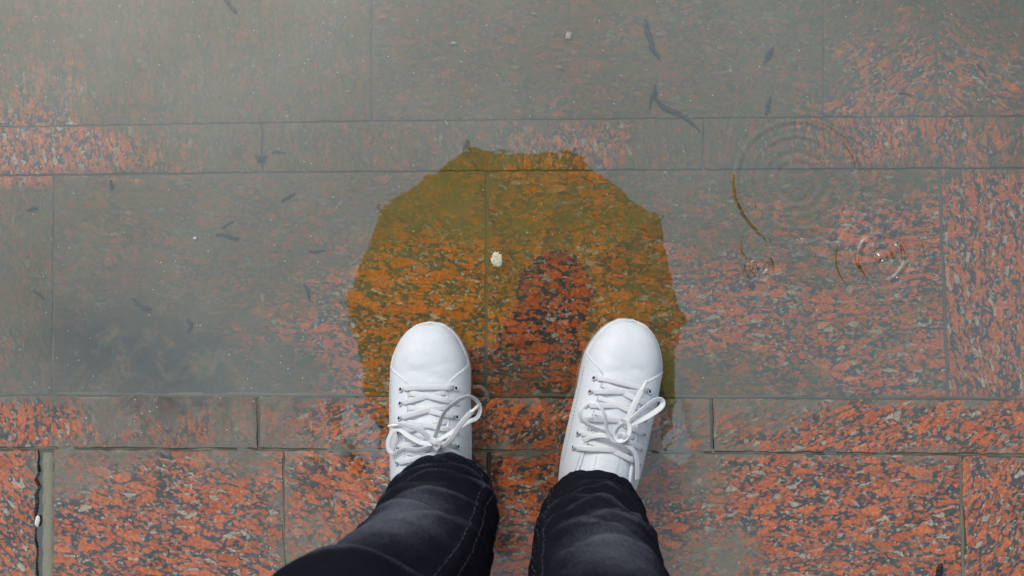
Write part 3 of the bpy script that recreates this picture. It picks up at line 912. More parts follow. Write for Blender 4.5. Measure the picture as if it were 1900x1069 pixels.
    for i in range(nu3):
        y = 0.060 + (0.2100 - 0.060) * i / (nu3 - 1)
        for j in range(nv3):
            s = -1 + 2 * j / (nv3 - 1)
            hw = 0.0235 + 0.010 * max(0, (0.17 - y) / 0.11)
            p = shoe_point(s * hw, y, 0)
            bul = 0.0022 * (1 - s * s) + (0.0008 if abs(s) < .93 else -0.0010)
            if i > nu3 - 4: bul -= 0.0010 * (i - nu3 + 4)
            P.append(p + Vector((0, 0, bul + 0.0006 * math.sin(y * 420 + seed) * (1 - abs(s)))))
    tongue = put('tongue', P, grid_faces(nu3, nv3, True), M['leather'], sn)
    # label patch on the tongue
    P = []
    x_a, x_b, y_a, y_b = (-0.0165, 0.0150, 0.090, 0.1345)
    for i in range(10):
        for j in range(10):
            x_, y_ = x_a + (x_b - x_a) * j / 9, y_a + (y_b - y_a) * i / 9
            edge = i in (0, 9) or j in (0, 9)
            P.append(shoe_point(x_, y_, 0) + Vector((0, 0, 0.0031 - (0.0012 if edge else 0.0) - 2.2 * x_ * x_)))
    put('tongue_patch', P, grid_faces(10, 10, True), M['leather'], sn)
    st = MB()
    def pp_(x_, y_): return T @ (shoe_point(x_, y_, 0) + Vector((0, 0, 0.0034 - 2.2 * x_ * x_)))
    for k in range(13):
        f0, f1 = k / 13, (k + .62) / 13
        xa_, xb_, ya_, yb_ = x_a + .002, x_b - .002, y_a + .002, y_b - .002
        for (p0, p1) in (((xa_, ya_ + (yb_ - ya_) * f0), (xa_, ya_ + (yb_ - ya_) * f1)), ((xb_, ya_ + (yb_ - ya_) * f0), (xb_, ya_ + (yb_ - ya_) * f1)), ((xa_ + (xb_ - xa_) * f0, yb_), (xa_ + (xb_ - xa_) * f1, yb_))):
            st.tube([pp_(*p0), pp_(*p1)], 0.00026, 5)
    st.build('stitching', M['stitch'], sn)
    # eyelets
    rows = [0.2060 - 0.0172 * k for k in range(6)]
    ex = lambda y: xthroat(y) + 0.0098
    for k, y in enumerate(rows):
        for side in (1, -1):
            xe = ex(y) + 0.0016
            p = shoe_point(side * xe, y, 0.0040)
            q = shoe_point(side * (xe + 0.002), y, 0.0040); r_ = shoe_point(side * xe, y + 0.002, 0.0040)
            n = (q - p).cross(r_ - p).normalized()
            if n.z < 0: n = -n
            rot = n.to_track_quat('Z', 'Y').to_matrix().to_4x4()
            Mx = T @ Matrix.Translation(p) @ rot
            mb = MB().lathe([(0.0036, -0.0004), (0.0034, 0.0004), (0.0026, 0.0005), (0.0021, 0.0001), (0.0020, -0.0006)], 16, Mx)
            eo = mb.build('eyelet', M['leather'], sn)
            hb = MB().lathe([(0.0021, 0.0001), (0.0010, 0.00012), (0.00001, 0.00012)], 12, Mx)
            hb.build('eyelet_hole', M['hole'], sn)
    # laces across the tongue
    W = 0.0068
    def lpt(x, y, o): return T @ shoe_point(x, y, o)
    e0 = ex(rows[0])
    pts = [lpt(x, rows[0] + 0.0006 + 0.0012 * (1 - (x / e0) ** 2), o) for x, o in ((-e0 + .0010, .0034), (-e0 + .004, .0058), (-.020, .0066), (0, .0054), (.020, .0066), (e0 - .004, .0058), (e0 - .0010, .0034))]
    ribbon(spline(pts, 6), Vector((0, 0, 1)), W, 0.0010, 'lace', sn)
    for k in range(1, 6):
        for side in (1, -1):
            y = rows[k]; e_ = ex(y); xt = xthroat(y)
            hi = 0.0012 if (side > 0) == (k % 2 == 0) else 0.0
            pts = [lpt(side * (e_ - .0010), y, .0034), lpt(side * (e_ - .004), y + .0005, .0060 + hi * .3), lpt(side * (xt * .8), y + .003, .0068 + hi),
                   lpt(0, y + .0080, .0046 + hi * 1.2), lpt(-side * xt * .75, y + .0115, .0036 + hi * .4), lpt(-side * (xt + .004), y + .0130, .0016)]
            ribbon(spline(pts, 6), Vector((0, 0, 1)), W * rnd.uniform(.92, 1.05), 0.0010, 'lace', sn)
    # the bow
    for pts, tilt, w, agl in bow:
        P = spline([at(a, b, z) for a, b, z in pts], 7)
        ups = []
        for i, p in enumerate(P):
            a, b = P[max(i - 1, 0)], P[min(i + 1, len(P) - 1)]
            t = (b - a).normalized(); sd_ = t.cross(Vector((0, 0, 1)))
            ups.append((Vector((0, 0, 1)) + sd_ * tilt).normalized())
        lo = ribbon(P, ups, w * 0.94, 0.0011, 'lace', sn)
        if agl:
            dirn = (P[-1] - P[-3]).normalized()
            MB().tube([P[-1] - dirn * .003, P[-1] - dirn * .002, P[-1] + dirn * .013, P[-1] + dirn * .014], [.0018, .0021, .0019, .0012], 8).build('aglet', M['aglet'], lo)
    return sn, T, tongue

person = empty('person', at(983, 900, 0))
tag(person, 'person in black jeans and white sneakers standing at the puddle edge under the umbrella', 'person')
def child_of_person(o):
    o.parent = person
    o.matrix_parent_inverse = Matrix.Translation(-person.location)
    return o

LB = [
 ([(804,818,.119),(812,797,.123),(824,766,.130),(846,746,.133),(868,736,.130),(884,743,.122),(891,759,.115),(885,775,.112),(868,784,.115),(840,801,.121),(808,820,.122)], 0.9, .0068, False),
 ([(802,828,.121),(822,827,.124),(838,814,.127),(852,791,.127),(868,772,.123),(877,763,.120)], 0.35, .0074, True),
 ([(803,823,.121),(787,804,.124),(768,793,.124),(750,788,.119),(736,789,.112)], -0.35, .0074, True),
 ([(802,828,.121),(778,835,.122),(752,833,.114),(733,842,.103),(722,836,.099),(721,818,.101),(730,799,.107),(743,797,.112),(758,809,.118),(780,821,.121),(803,824,.122)], -0.5, .0070, False),
 ([(797,816,.1215),(806,819,.127),(812,827,.126),(806,834,.1215)], 0.2, .0085, False),
 ([(812,832,.118),(832,836,.118),(850,845,.112),(858,858,.104)], 0.2, .0070, False),
]
RB = [
 ([(1154,820,.122),(1138,817,.124),(1127,800,.127),(1122,771,.130),(1111,752,.129),(1096,746,.126),(1082,754,.119),(1076,767,.116),(1082,781,.115),(1100,792,.117),(1122,801,.121),(1148,814,.123)], 0.9, .0066, False),
 ([(1152,778,.123),(1164,785,.126),(1168,800,.128),(1160,815,.128),(1147,818,.126),(1141,806,.124),(1148,793,.124),(1158,786,.123)], 0.8, .0064, False),
 ([(1160,790,.123),(1181,770,.122),(1207,748,.115),(1223,741,.109),(1230,747,.106),(1224,758,.108),(1200,774,.115),(1166,790,.122)], 0.5, .0072, False),
 ([(1163,785,.124),(1172,762,.121),(1181,743,.114),(1192,722,.104)], 0.1, .0080, True),
 ([(1160,824,.123),(1172,832,.121),(1180,846,.117),(1183,866,.113),(1182,892,.108)], -0.5, .0068, False),
 ([(1138,812,.122),(1118,808,.120),(1098,810,.113),(1083,818,.104)], 0.3, .0068, False),
 ([(1146,812,.123),(1156,808,.1295),(1164,815,.128),(1160,824,.122)], 0.2, .0085, False),
]
sn_left, TL, tongueL = make_sneaker(None, -1, (800, 596), R(-1.0), (.0205, .0240), 'white leather sneaker on the left foot, pointing straight ahead, small dark print on its tongue', LB, 1)
sn_right, TR, tongueR = make_sneaker(None, 1, (1172, 592), R(13.4), (.0215, .0290), 'white leather sneaker on the right foot, turned outward, with a stitched patch on its tongue', RB, 2)
for o in (sn_left, sn_right): child_of_person(o)
# faint rows of tiny dark print on the left tongue
ink = MB()
rr = random.Random(4)
def on_tongue(px, py):
    l_ = TL.inverted() @ at(px, py, 0.118)
    return TL @ (shoe_point(l_.x, l_.y, 0) + Vector((0, 0, 0.0042)))
for i in range(14):
    ink.box(on_tongue(772 + i * 2.0, 846 - i * 0.62), (0.0007, 0.0011 + 0.0006 * rr.random(), 0.0005))
for i in range(3):
    ink.box(on_tongue(770 + i * 1.7, 853 - i * .5), (0.0011, 0.0014, 0.0005))
inkp = ink.build('tongue_print', M['ink'], sn_left)
inkp.matrix_parent_inverse = Matrix.Identity(4)

# ------------------------------------------------------------------ jeans
def crease(th, z, th0, z0, slope, width, amp, spread, curve=0.0):
    """a fold line across the leg: ridge with a sharper lower side"""
    dth = (th - th0 + PI) % (2 * PI) - PI
    dd = z - z0 - slope * dth - curve * dth * dth
    prof = np.where(dd > 0, np.exp(-np.sqrt((dd / (width * 1.5)) ** 2 + .02) + .14), np.exp(-np.sqrt((dd / (width * 0.6)) ** 2 + .02) + .14)) - 0.6 * np.exp(-((dd + width * 1.25) / (width * 0.7)) ** 2)
    sp = np.exp(-(dth / spread) ** 2)
    return amp * prof * sp, np.exp(-((dd - 0.1 * width) / (0.0034 + 0.22 * width)) ** 2) * sp

def leg(sections, hem, folds, seam_th, fade, seed):
    """sections: (z, cx, cy, rx, ry); returns verts, faces, uv, wear"""
    nt, nz = 150, 170
    zt = sections[-1][0]
    zz = np.concatenate([np.linspace(0, 0.62, 140), np.linspace(0.62, 1, 31)[1:]])
    th = np.linspace(0, 2 * PI, nt, endpoint=False)
    V, TH = np.meshgrid(zz, th, indexing='ij')
    zlow = sections[0][0]
    zc = zlow + (zt - zlow) * V
    tilt = hem * np.exp(-(V / 0.09)) * np.sin(TH)
    Z = zc + tilt
    cx, cy, rx, ry = [a.reshape(Z.shape) for a in lerp_tab(sections, zc.ravel())]
    f = np.zeros_like(Z); wear = np.zeros_like(Z)
    for (th0, z0, sl, wd, am, sp, cv) in folds:
        c, ln = crease(TH, Z, R(th0), z0, sl, wd, am, sp, cv)
        f += c; wear += ln * (0.08 + 48 * am)
    w1 = Waves(0.03, 0.10, 20, seed); w2 = Waves(0.010, 0.025, 20, seed + 1)
    f += 0.0016 * w1(TH * 0.07, Z * 1.4) + 0.00035 * w2(TH * 0.07, Z)
    # seam ridge with puckers
    dth = (TH - seam_th + PI) % (2 * PI) - PI
    ds = dth * 0.068
    f += 0.0016 * np.exp(-(ds / 0.0065) ** 2) + 0.0009 * np.exp(-(np.abs(np.abs(ds) - 0.006) / 0.003) ** 2) * np.sin(Z * 520 + 40 * ds)
    wear += 0.22 * np.exp(-(np.abs(np.abs(ds) - 0.0066) / 0.0022) ** 2) * (0.6 + 0.4 * np.sin(Z * 520))
    # hem band
    hb = (Z - tilt - zlow)
    f += 0.0010 * np.exp(-((hb - 0.006) / 0.006) ** 2) - 0.0012 * np.exp(-((hb - 0.0165) / 0.0022) ** 2)
    wear += 0.20 * np.exp(-((hb - 0.001) / 0.0015) ** 2)
    X = cx + (rx + f) * np.cos(TH); Y = cy + (ry + f) * np.sin(TH)
    for (th0, z0, sth, sz, am) in fade:
        d_ = (TH - R(th0) + PI) % (2 * PI) - PI
        wear += am * np.exp(-(d_ / sth) ** 2 - ((Z - z0) / sz) ** 2)
    verts = np.stack([X, Y, Z], -1).reshape(-1, 3)
    uv = np.stack([TH * 0.07, Z], -1).reshape(-1, 2)
    nzr = len(zz)
    faces = []
    for i in range(nzr - 1):
        for k in range(nt):
            a, b = i * nt + k, i * nt + (k + 1) % nt
            faces.append((a, b, b + nt, a + nt))
    # inner lip of the hem
    ring0 = verts[:nt].copy(); c_ = ring0.mean(0)
    base = len(verts)
    in1 = ring0.copy(); in1[:, :2] = c_[:2] + (ring0[:, :2] - c_[:2]) * 0.955; in1[:, 2] += 0.0005
    in2 = in1.copy(); in2[:, 2] += 0.05; in2[:, :2] = c_[:2] + (ring0[:, :2] - c_[:2]) * 0.93
    verts = np.concatenate([verts, in1, in2]); uv = np.concatenate([uv, uv[:nt], uv[:nt]])
    for k in range(nt):
        k2 = (k + 1) % nt
        faces.append((k2, k, base + k, base + k2)); faces.append((base + k2, base + k, base + nt + k, base + nt + k2))
    w = np.concatenate([wear.ravel(), np.zeros(2 * nt)])
    return verts, faces, uv, w

def px_section(z, pxc, half, yc, ry):
    """centre and radius of the trouser leg at height z"""
    k = (H - z) / FPX
    return (z, (pxc - CX) * k, yc, half * k, ry)
LEFT = [
 (.068, -.080, -.226, .0600, .074), (.10, -.0815, -.2260, .0610, .0735), (.16, -.083, -.2270, .0630, .069), (.24, -.086, -.2300, .0655, .066), (.32, -.0905, -.2350, .068, .066),
 (.42, -.104, -.2460, .075, .069), (.50, -.122, -.2550, .082, .074), (.57, -.136, -.2640, .088, .079), (.66, -.122, -.282, .085, .085), (.78, -.100, -.312, .090, .094), (.88, -.075, -.325, .085, .105)]
RIGHT = [
 (.066, .0985, -.243, .0625, .074), (.10, .0970, -.2430, .0630, .0735), (.16, .0920, -.2450, .0640, .069), (.24, .0880, -.2480, .0650, .066), (.32, .0840, -.2520, .066, .066),
 (.42, .0800, -.2600, .068, .069), (.50, .0780, -.2680, .071, .073), (.57, .0780, -.2760, .075, .078), (.66, .082, -.292, .082, .085), (.78, .086, -.312, .089, .094), (.88, .085, -.325, .085, .105)]
FL = [(70,.135,.010,.010,.0065,1.0,-.01),(110,.150,-.018,.010,.0060,.9,.0),(60,.172,.022,.011,.0065,.8,.01),(120,.190,-.012,.010,.0055,.9,-.01),(85,.222,.028,.013,.0060,.9,.0),(45,.205,.05,.010,.0050,.6,.0),
      (140,.245,-.03,.012,.0050,.7,.0),(70,.290,.02,.016,.0040,.8,-.02),(110,.335,-.05,.018,.0030,.7,.0),(60,.37,.05,.016,.0030,.7,.0),(95,.535,-.015,.020,.0080,1.2,-.02),(20,.18,.03,.012,.005,.6,0),(160,.17,-.03,.012,.005,.6,0)]
FR = [(100,.140,.012,.012,.0035,1.0,-.015),(70,.175,.030,.012,.0050,.8,.0),(60,.215,-.035,.012,.0060,.7,.0),(105,.225,.040,.013,.0055,.7,.0),(80,.262,-.030,.013,.0055,.8,.01),(120,.290,.045,.014,.0050,.7,.0),
      (60,.315,.02,.016,.0045,.8,.0),(95,.360,-.03,.018,.0035,.8,.0),(40,.27,.06,.012,.005,.6,0),(150,.22,-.04,.012,.005,.6,0),(75,.42,.03,.02,.003,.8,0)]
vl, fl_, ul, wl_ = leg(LEFT, 0.032, FL, R(38), [(100,.41,.8,.10,.72),(85,.30,.6,.06,.22)], 100)
vr, fr_, ur, wr_ = leg(RIGHT, 0.030, FR, R(146), [(80,.45,.8,.12,.64),(70,.30,.5,.05,.20)], 200)
# seat of the trousers
ns, nt = 14, 60
hv, hu = [], []
for i in range(ns):
    t = i / (ns - 1)
    z = 0.80 + 0.24 * t
    hw, hd = 0.172 - 0.02 * t - 0.03 * (1 - t) ** 3, 0.115 - 0.012 * t - 0.02 * (1 - t) ** 3
    cy_ = -0.325 + 0.02 * t
    for k in range(nt):
        a = 2 * PI * k / nt
        hv.append((0.005 + hw * math.cos(a), cy_ + hd * math.sin(a), z)); hu.append((a * .15, z))
hf = []
for i in range(ns - 1):
    for k in range(nt):
        a, b = i * nt + k, i * nt + (k + 1) % nt
        hf.append((a, b, b + nt, a + nt))
hf.append(tuple(range(nt - 1, -1, -1)))
o1, o2 = len(vl), len(vl) + len(vr)
jv = np.concatenate([vl, vr, np.array(hv)])
jf = fl_ + [tuple(i + o1 for i in f) for f in fr_] + [tuple(i + o2 for i in f) for f in hf]
jeans = child_of_person(mesh_obj('jeans', jv, jf, M['denim'], None, True, np.concatenate([ul, ur, np.array(hu)]), {'wear': np.concatenate([wl_, wr_, np.zeros(len(hv))])}))
jeans['label'] = 'washed black denim jeans, faded at the knees and crumpled over the shoes'
# running seam stitches, a thread line each leg
def seam_line(verts, th, name, off):
    nt = 150; k = int(round(th / (2 * PI) * nt)) % nt
    P = [Vector(verts[i * nt + k]) for i in range(6, 130)]
    c = sum(P, Vector()) / len(P)
    mb = MB()
    for i in range(0, len(P) - 2, 2):
        q = [p + Vector((math.cos(th), math.sin(th), 0)) * 0.0006 for p in (P[i], P[i + 1])]
        mb.tube(q, 0.00036, 5)
    o = mb.build(name, M['seam'], jeans)
    return o
seam_line(vl, R(38) - 0.10, 'seam_stitching', 0); seam_line(vl, R(38) + 0.10, 'seam_stitching', 0)
seam_line(vr, R(146) - 0.10, 'seam_stitching', 0); seam_line(vr, R(146) + 0.10, 'seam_stitching', 0)

# ------------------------------------------------------------------ body, jacket, hair
def skin_obj(name, nodes, edges, mat, root=0, sub=2):
    me = bpy.data.meshes.new(name)
    me.from_pydata([tuple(n[0]) for n in nodes], edges, [])
    me.materials.append(mat)
    o = link(name, me)
    md = o.modifiers.new('skin', 'SKIN'); md.use_smooth_shade = True; md.branch_smoothing = 0.6
    sv = me.skin_vertices[0].data
    for i, n in enumerate(nodes):
        r = n[1]
        sv[i].radius = (r, r) if not isinstance(r, tuple) else r
        sv[i].use_root = (i == root)
    ss = o.modifiers.new('sub', 'SUBSURF'); ss.levels = sub; ss.render_levels = sub
    return o

HC = Vector((0.115, 0.085, 1.665))
FACE = Vector((-0.28, -0.12, -1.0)).normalized()       # looking down at the camera
CROWN = Vector((0.10, 0.85, -0.15)); CROWN = (CROWN - FACE * CROWN.dot(FACE)).normalized()
SIDE = FACE.cross(CROWN).normalized()
def hp(f, u, s): return HC + FACE * f + CROWN * u + SIDE * s
N, E = [], []
def nd(p, r, par=None):
    N.append((Vector(p), r))
    if par is not None: E.append((par, len(N) - 1))
    return len(N) - 1
pel = nd((0.005, -.32, .95), (.12, .085))
bel = nd((0.02, -.27, 1.10), (.12, .085), pel)
che = nd((0.055, -.17, 1.30), (.13, .09), bel)
nck0 = nd((0.075, -.10, 1.43), .062, che)
nck1 = nd((0.09, -.03, 1.53), .052, nck0)
hd0 = nd(hp(-.015, -.02, 0), .078, nck1)
hd1 = nd(hp(-.010, .045, 0), .080, hd0)
chin = nd(hp(.065, -.075, 0), .030, hd0)
nose = nd(hp(.105, -.010, 0), .012, hd0)
for s in (-1, 1):
    nd(hp(-.015, -.005, s * .086), .012, hd0)          # ears
HAND = {}
for s, sh, el, wr, ha in ((-1, (-.125, -.105, 1.385), (-.235, -.15, 1.185), (-.105, -.060, 1.405), (-.066, -.040, 1.452)),
                          (1, (.255, -.105, 1.385), (.330, -.13, 1.185), (.155, -.035, 1.410), (.112, -.010, 1.445))):
    a = nd(sh, .036, che); b = nd(el, .034, a); c = nd(wr, .028, b); d_ = nd(ha, (.034, .018), c)
    HAND[s] = (d_, Vector(ha))
# fingers: left closes round the umbrella handle, right round the camera grip
for s in (-1, 1):
    d_, hpnt = HAND[s]
    for k in range(4):
        o = (k - 1.5) * 0.019
        ln = (0.9, 1.0, .97, .8)[k]
        if s < 0:
            b0 = nd(hpnt + Vector((.004, .022, o)), .0088, d_)
            b1 = nd(hpnt + Vector((.022 * ln, .038 * ln, o + .002)), .0084, b0)
            b2 = nd(hpnt + Vector((.042 * ln, .030, o + .003)), .0078, b1)
            nd(hpnt + Vector((.044, .010, o + .003)), .0068, b2)
        else:
            b0 = nd(hpnt + Vector((-.002, .020 + o * .4, .008 + o * .5)), .0088, d_)
            b1 = nd(hpnt + Vector((-.006, .048 * ln, .004 + o)), .0084, b0)
            b2 = nd(hpnt + Vector((-.026 * ln, .058, .000 + o)), .0078, b1)
            nd(hpnt + Vector((-.046 * ln, .055, -.002 + o)), .0068, b2)
    t0 = nd(hpnt + Vector((-s * .010, -.018, .020)), .0105, d_)
    t1 = nd(hpnt + Vector((-s * .030, -.026, .028)), .0095, t0)
    nd(hpnt + Vector((-s * .050, -.022, .030)), .0080, t1)
for (hip, kn, an, ft) in (((-.075, -.32, .86), (-.112, -.255, .52), (-.081, -.228, .10), (-.085, -.12, .055)), ((.085, -.32, .86), (.080, -.265, .52), (.096, -.243, .10), (.118, -.14, .055))):
    a = nd(hip, .062, pel); b = nd(kn, .050, a); c = nd(an, .034, b); nd(ft, (.028, .018), c)
body = child_of_person(skin_obj('body', N, E, M['skin'], 0, 2))
# eyes and hair ride on the head
for s in (-1, 1):
    MB().lathe([(0.011 * math.sin(PI * k / 8) + 1e-5, -0.011 * math.cos(PI * k / 8)) for k in range(9)], 12, Matrix.Translation(hp(.068, .010, s * .031))).build('eye', M['eye'], body)
hm = MB()
nu, nv = 26, 40
vv, ff = [], []
hw = Waves(.01, .04, 20, 77)
for i in range(nu):
    a = (PI * 0.60) * i / (nu - 1)
    for k in range(nv):
        b = 2 * PI * k / nv
        dirv = (CROWN * math.cos(a) * .8 - FACE * math.cos(a) * .6) + (SIDE * math.cos(b) + (CROWN * .6 + FACE * .8) * math.sin(b)) * math.sin(a)
        rr_ = 0.104 + 0.004 * float(hw(np.array(b * .1), np.array(a * .1)))
        vv.append(hp(-.015, .02, 0) + Vector((dirv.x, dirv.y, dirv.z)).normalized() * rr_)
for i in range(nu - 1):
    for k in range(nv):
        x_, y_ = i * nv + k, i * nv + (k + 1) % nv
        ff.append((x_, y_, y_ + nv, x_ + nv))
child_of_person(mesh_obj('hair', vv, ff, M['hair'], None))
N, E = [], []
pel = nd((0.005, -.325, .93), (.165, .115)); bel = nd((0.02, -.275, 1.10), (.160, .115), pel)
che = nd((0.050, -.185, 1.26), (.165, .115), bel); upc = nd((0.070, -.125, 1.37), (.125, .100), che)
nk = nd((0.085, -.065, 1.45), .105, upc); n2_ = nd((0.100, -.005, 1.53), .104, nk); nd((0.110, .045, 1.60), .108, n2_)
for sh, am_, el, wr in (((-.075, -.115, 1.385), (-.165, -.135, 1.30), (-.238, -.15, 1.185), (-.118, -.070, 1.392)), ((.215, -.115, 1.385), (.285, -.130, 1.30), (.333, -.13, 1.185), (.168, -.042, 1.398))):
    a = nd(sh, .090, upc); a2 = nd(am_, .072, a); b = nd(el, .058, a2); nd(wr, .042, b)
jacket = child_of_person(skin_obj('jacket', N, E, M['jacket'], 0, 2))
jacket['label'] = 'plain black jacket with its hood up'
vv, ff = [], []
NDIR = (Vector((0.085, -.065, 1.45)) - HC).normalized()
BK = (CROWN * .55 - FACE * .83).normalized(); B2 = SIDE; B3 = BK.cross(B2)
for i in range(24):
    a = (PI * 0.80) * i / 23
    for k in range(44):
        b = 2 * PI * k / 44
        dv = BK * math.cos(a) + (B2 * math.cos(b) + B3 * math.sin(b)) * math.sin(a)
        nk_ = max(0.0, dv.dot(NDIR)) ** 2
        vv.append(hp(-.020, .005, 0) + dv * (0.114 + .014 * max(0, dv.dot(CROWN)) ** 3) + NDIR * 0.11 * nk_)
for i in range(23):
    for k in range(44):
        x_, y_ = i * 44 + k, i * 44 + (k + 1) % 44
        ff.append((x_, y_, y_ + 44, x_ + 44))
hood = mesh_obj('hood', vv, ff, M['jacket'], jacket)
sol = hood.modifiers.new('thickness', 'SOLIDIFY'); sol.thickness = 0.004

# ------------------------------------------------------------------ the camera in the hands
cb = MB()
cb.box((0.028, 0.0, 1.452), (0.125, 0.078, 0.036)); cb.box((0.088, 0.004, 1.446), (0.022, 0.07, 0.05)); cb.box((0.01, 0.046, 1.452), (0.045, 0.018, 0.03))
ko = cb.build('handheld_camera', M['blackplastic'], None, smooth=False)
bv = ko.modifiers.new('bevel', 'BEVEL'); bv.width = 0.005; bv.segments = 3
tag(ko, 'small black camera held pointing down in the right hand', 'camera')
MB().lathe([(0.0335, 1.436), (0.0335, 1.415), (0.031, 1.413), (0.031, 1.4055), (0.028, 1.4045), (0.026, 1.407)], 36).build('lens_barrel', M['blackplastic'], ko)
MB().lathe([(0.026, 1.408), (0.018, 1.4065), (0.009, 1.406), (0.0001, 1.4058)], 32).build('lens_glass', M['glass'], ko)
MB().box((0.028, 0, 1.4715), (0.075, 0.05, 0.002)).build('screen', M['glass'], ko, smooth=False)

# ------------------------------------------------------------------ the umbrella
UC = Vector((0.004, 0.036, 2.00)); UR = 0.540
UA = Vector((0.078, 0.060, 0.80)).normalized()
Q = UA.to_track_quat('Z', 'Y').to_matrix().to_4x4()
# keep one rib towards the picture's upper right corner of the reflection
TU = Matrix.Translation(UC) @ (Vector((0, 0, 1)).rotation_difference(UA)).to_matrix().to_4x4() @ Matrix.Rotation(R(69.2), 4, 'Z')
umb = empty('umbrella')
umb.matrix_world = TU
tag(umb, 'ten-ribbed translucent yellow umbrella held overhead, mirrored in the puddle', 'umbrella')
def dome(r): return 0.205 * (1 - (r / UR) ** 2.1)
NR = 10
gore_v, gore_f = [], []
nr_, na_ = 18, 10
for i in range(nr_ + 1):
    r = 0.008 + (UR - 0.008) * i / nr_
    for k in range(na_ + 1):
        a = -PI / NR + 2 * PI / NR * k / na_
        s = abs(k / na_ * 2 - 1)
        chord = math.cos(PI / NR) / math.cos(a) if True else 1
        rr_ = r * (chord * (1 - 0.012 * (1 - s * s) * (i / nr_) ** 2))
        zz_ = dome(r) - 0.018 * (1 - s * s) * math.sin(PI * min(1, i / nr_)) 
        gore_v.append((rr_ * math.cos(a), rr_ * math.sin(a), zz_))
for i in range(nr_):
    for k in range(na_):
        a = i * (na_ + 1) + k
        gore_f.append((a, a + na_ + 1, a + na_ + 2, a + 1))
g0 = mesh_obj('canopy_panel', gore_v, gore_f, M['canopy'], umb)
def rib_mesh(name, path, rad):
    m = MB().tube(path, rad, 6); return m.build(name, M['steel'], umb)
rib0 = rib_mesh('rib', [(r, 0, dome(r) - 0.004) for r in np.linspace(0.012, UR + 0.006, 14)], 0.0014)
str0 = rib_mesh('stretcher', [(0.010, 0, dome(0) - 0.20), (0.13, 0, dome(.2) - .10), (0.25, 0, dome(0.25) - 0.005)], 0.0015)
tip0 = MB().tube([(UR + .004, 0, dome(UR) - .004), (UR + .016, 0, dome(UR) - .008)], [.0022, .0028], 8).build('rib_tip', M['blackplastic'], umb)
g0.rotation_euler = (0, 0, PI / NR)
for k in range(1, NR):
    for src, off in ((g0, PI / NR), (rib0, 0), (str0, 0), (tip0, 0)):
        c = src.copy(); COL.objects.link(c); c.parent = umb
        c.rotation_euler = (0, 0, off + 2 * PI * k / NR)
MB().tube([(0, 0, dome(0) + .005), (0, 0, -.47)], .0050, 12).build('shaft', M['steel'], umb)
MB().tube([(0, 0, dome(0) - .012), (0, 0, dome(0) + .055)], [.006, .004], 12).build('ferrule', M['blackplastic'], umb)
MB().lathe([(0.0055, -.455), (.0125, -.462), (.0135, -.50), (.012, -.56), (.0138, -.595), (.010, -.606), (.0001, -.608)], 18).build('handle', M['blackplastic'], umb)
MB().lathe([(0.0055, .012), (.0095, .010), (.0100, -.006), (.0080, -.040), (.0055, -.042)], 16, Matrix.Translation((0, 0, dome(0) - .21))).build('runner', M['blackplastic'], umb)

# ------------------------------------------------------------------ litter under the water
def twig(pts, r, label, fork=None, group='rotten twigs lying under the water', name='twig', mat='twig', cat='twig', z=0.0010):
    g = random.Random(sum(p[0] for p in pts))
    if pts[0][0] < 700: r *= 0.8
    P = spline([at(a, b, z) for a, b in pts], 6)
    P = [p + Vector((g.uniform(-1, 1), g.uniform(-1, 1), 0)) * r * 0.55 for p in P]
    n = len(P)
    rad = [r * (0.35 + 0.75 * math.sin(PI * min(1, max(0, (i + .6) / n)))) * g.uniform(.6, 1.25) for i in range(n)]
    mb = MB().tube(P, rad, 8)
    if fork:
        F = spline([at(a, b, z) for a, b in fork], 5)
        mb.tube(F, [r * .8 * (1 - .6 * i / len(F)) * g.uniform(.8, 1.15) for i in range(len(F))], 7)
    o = mb.build(name, M[mat])
    return tag(o, label, cat, group)
twig([(1196, 38), (1203, 62), (1211, 88), (1225, 112)], .0036, 'dark knotted twig under water, upper of the two above the umbrella reflection')
twig([(1216, 158), (1214, 172), (1228, 196), (1256, 210), (1280, 224), (1299, 247)], .0032, 'long forked dark twig crossing the paving joint right of centre', fork=[(1216, 164), (1209, 182), (1205, 202)])
twig([(1436, 88), (1428, 100), (1419, 114)], .0034, 'short dark twig left of the straight paving joint at the top')
twig([(1430, 178), (1425, 196), (1422, 212)], .0026, 'short dark twig touching the paving joint above the largest ripple')
twig([(414, -10), (424, 8), (440, 28)], .0036, 'short straight dark twig cut by the top edge of the picture')
twig([(476, 290), (484, 295), (492, 291)], .0040, 'dark clump lying on the vertical joint of the narrow slab row')
twig([(504, 285), (516, 282), (532, 285)], .0020, 'thin dark sliver just right of the dark clump on the joint')
twig([(205, 334), (207, 344), (208, 352)], .0030, 'tiny dark twig below the narrow slab row at left')
twig([(402, 436), (422, 437), (444, 444)], .0028, 'dark twig lying beside the white speck', fork=[(412, 424), (422, 416), (434, 411)])
twig([(571, 466), (584, 467), (604, 465)], .0020, 'small dark twig with a round end left of the umbrella reflection')
twig([(520, 374), (534, 366), (548, 358)], .0022, 'small slanting dark twig below the narrow slab row')
twig([(246, 556), (258, 566), (272, 574), (280, 572)], .0034, 'dark curled leaf scrap above the black stain', name='leaf_scrap', cat='leaf', group='dark leaf scraps in the silt')
twig([(348, 592), (354, 604), (350, 618)], .0034, 'small dark leaf scrap right of the black stain', name='leaf_scrap', cat='leaf', group='dark leaf scraps in the silt')
twig([(565, 528), (572, 545), (574, 558)], .0026, 'dark leaf scrap among red crystals left of the umbrella reflection', name='leaf_scrap', cat='leaf', group='dark leaf scraps in the silt')
twig([(1667, 172), (1680, 174), (1694, 178)], .0016, 'thin dark twig beside the straight joint at top right')
twig([(1812, 118), (1822, 128), (1830, 142)], .0014, 'hair-thin dark twig at the upper right corner')
twig([(62, 540), (72, 546), (82, 556)], .0020, 'small dark twig near the left edge of the picture')
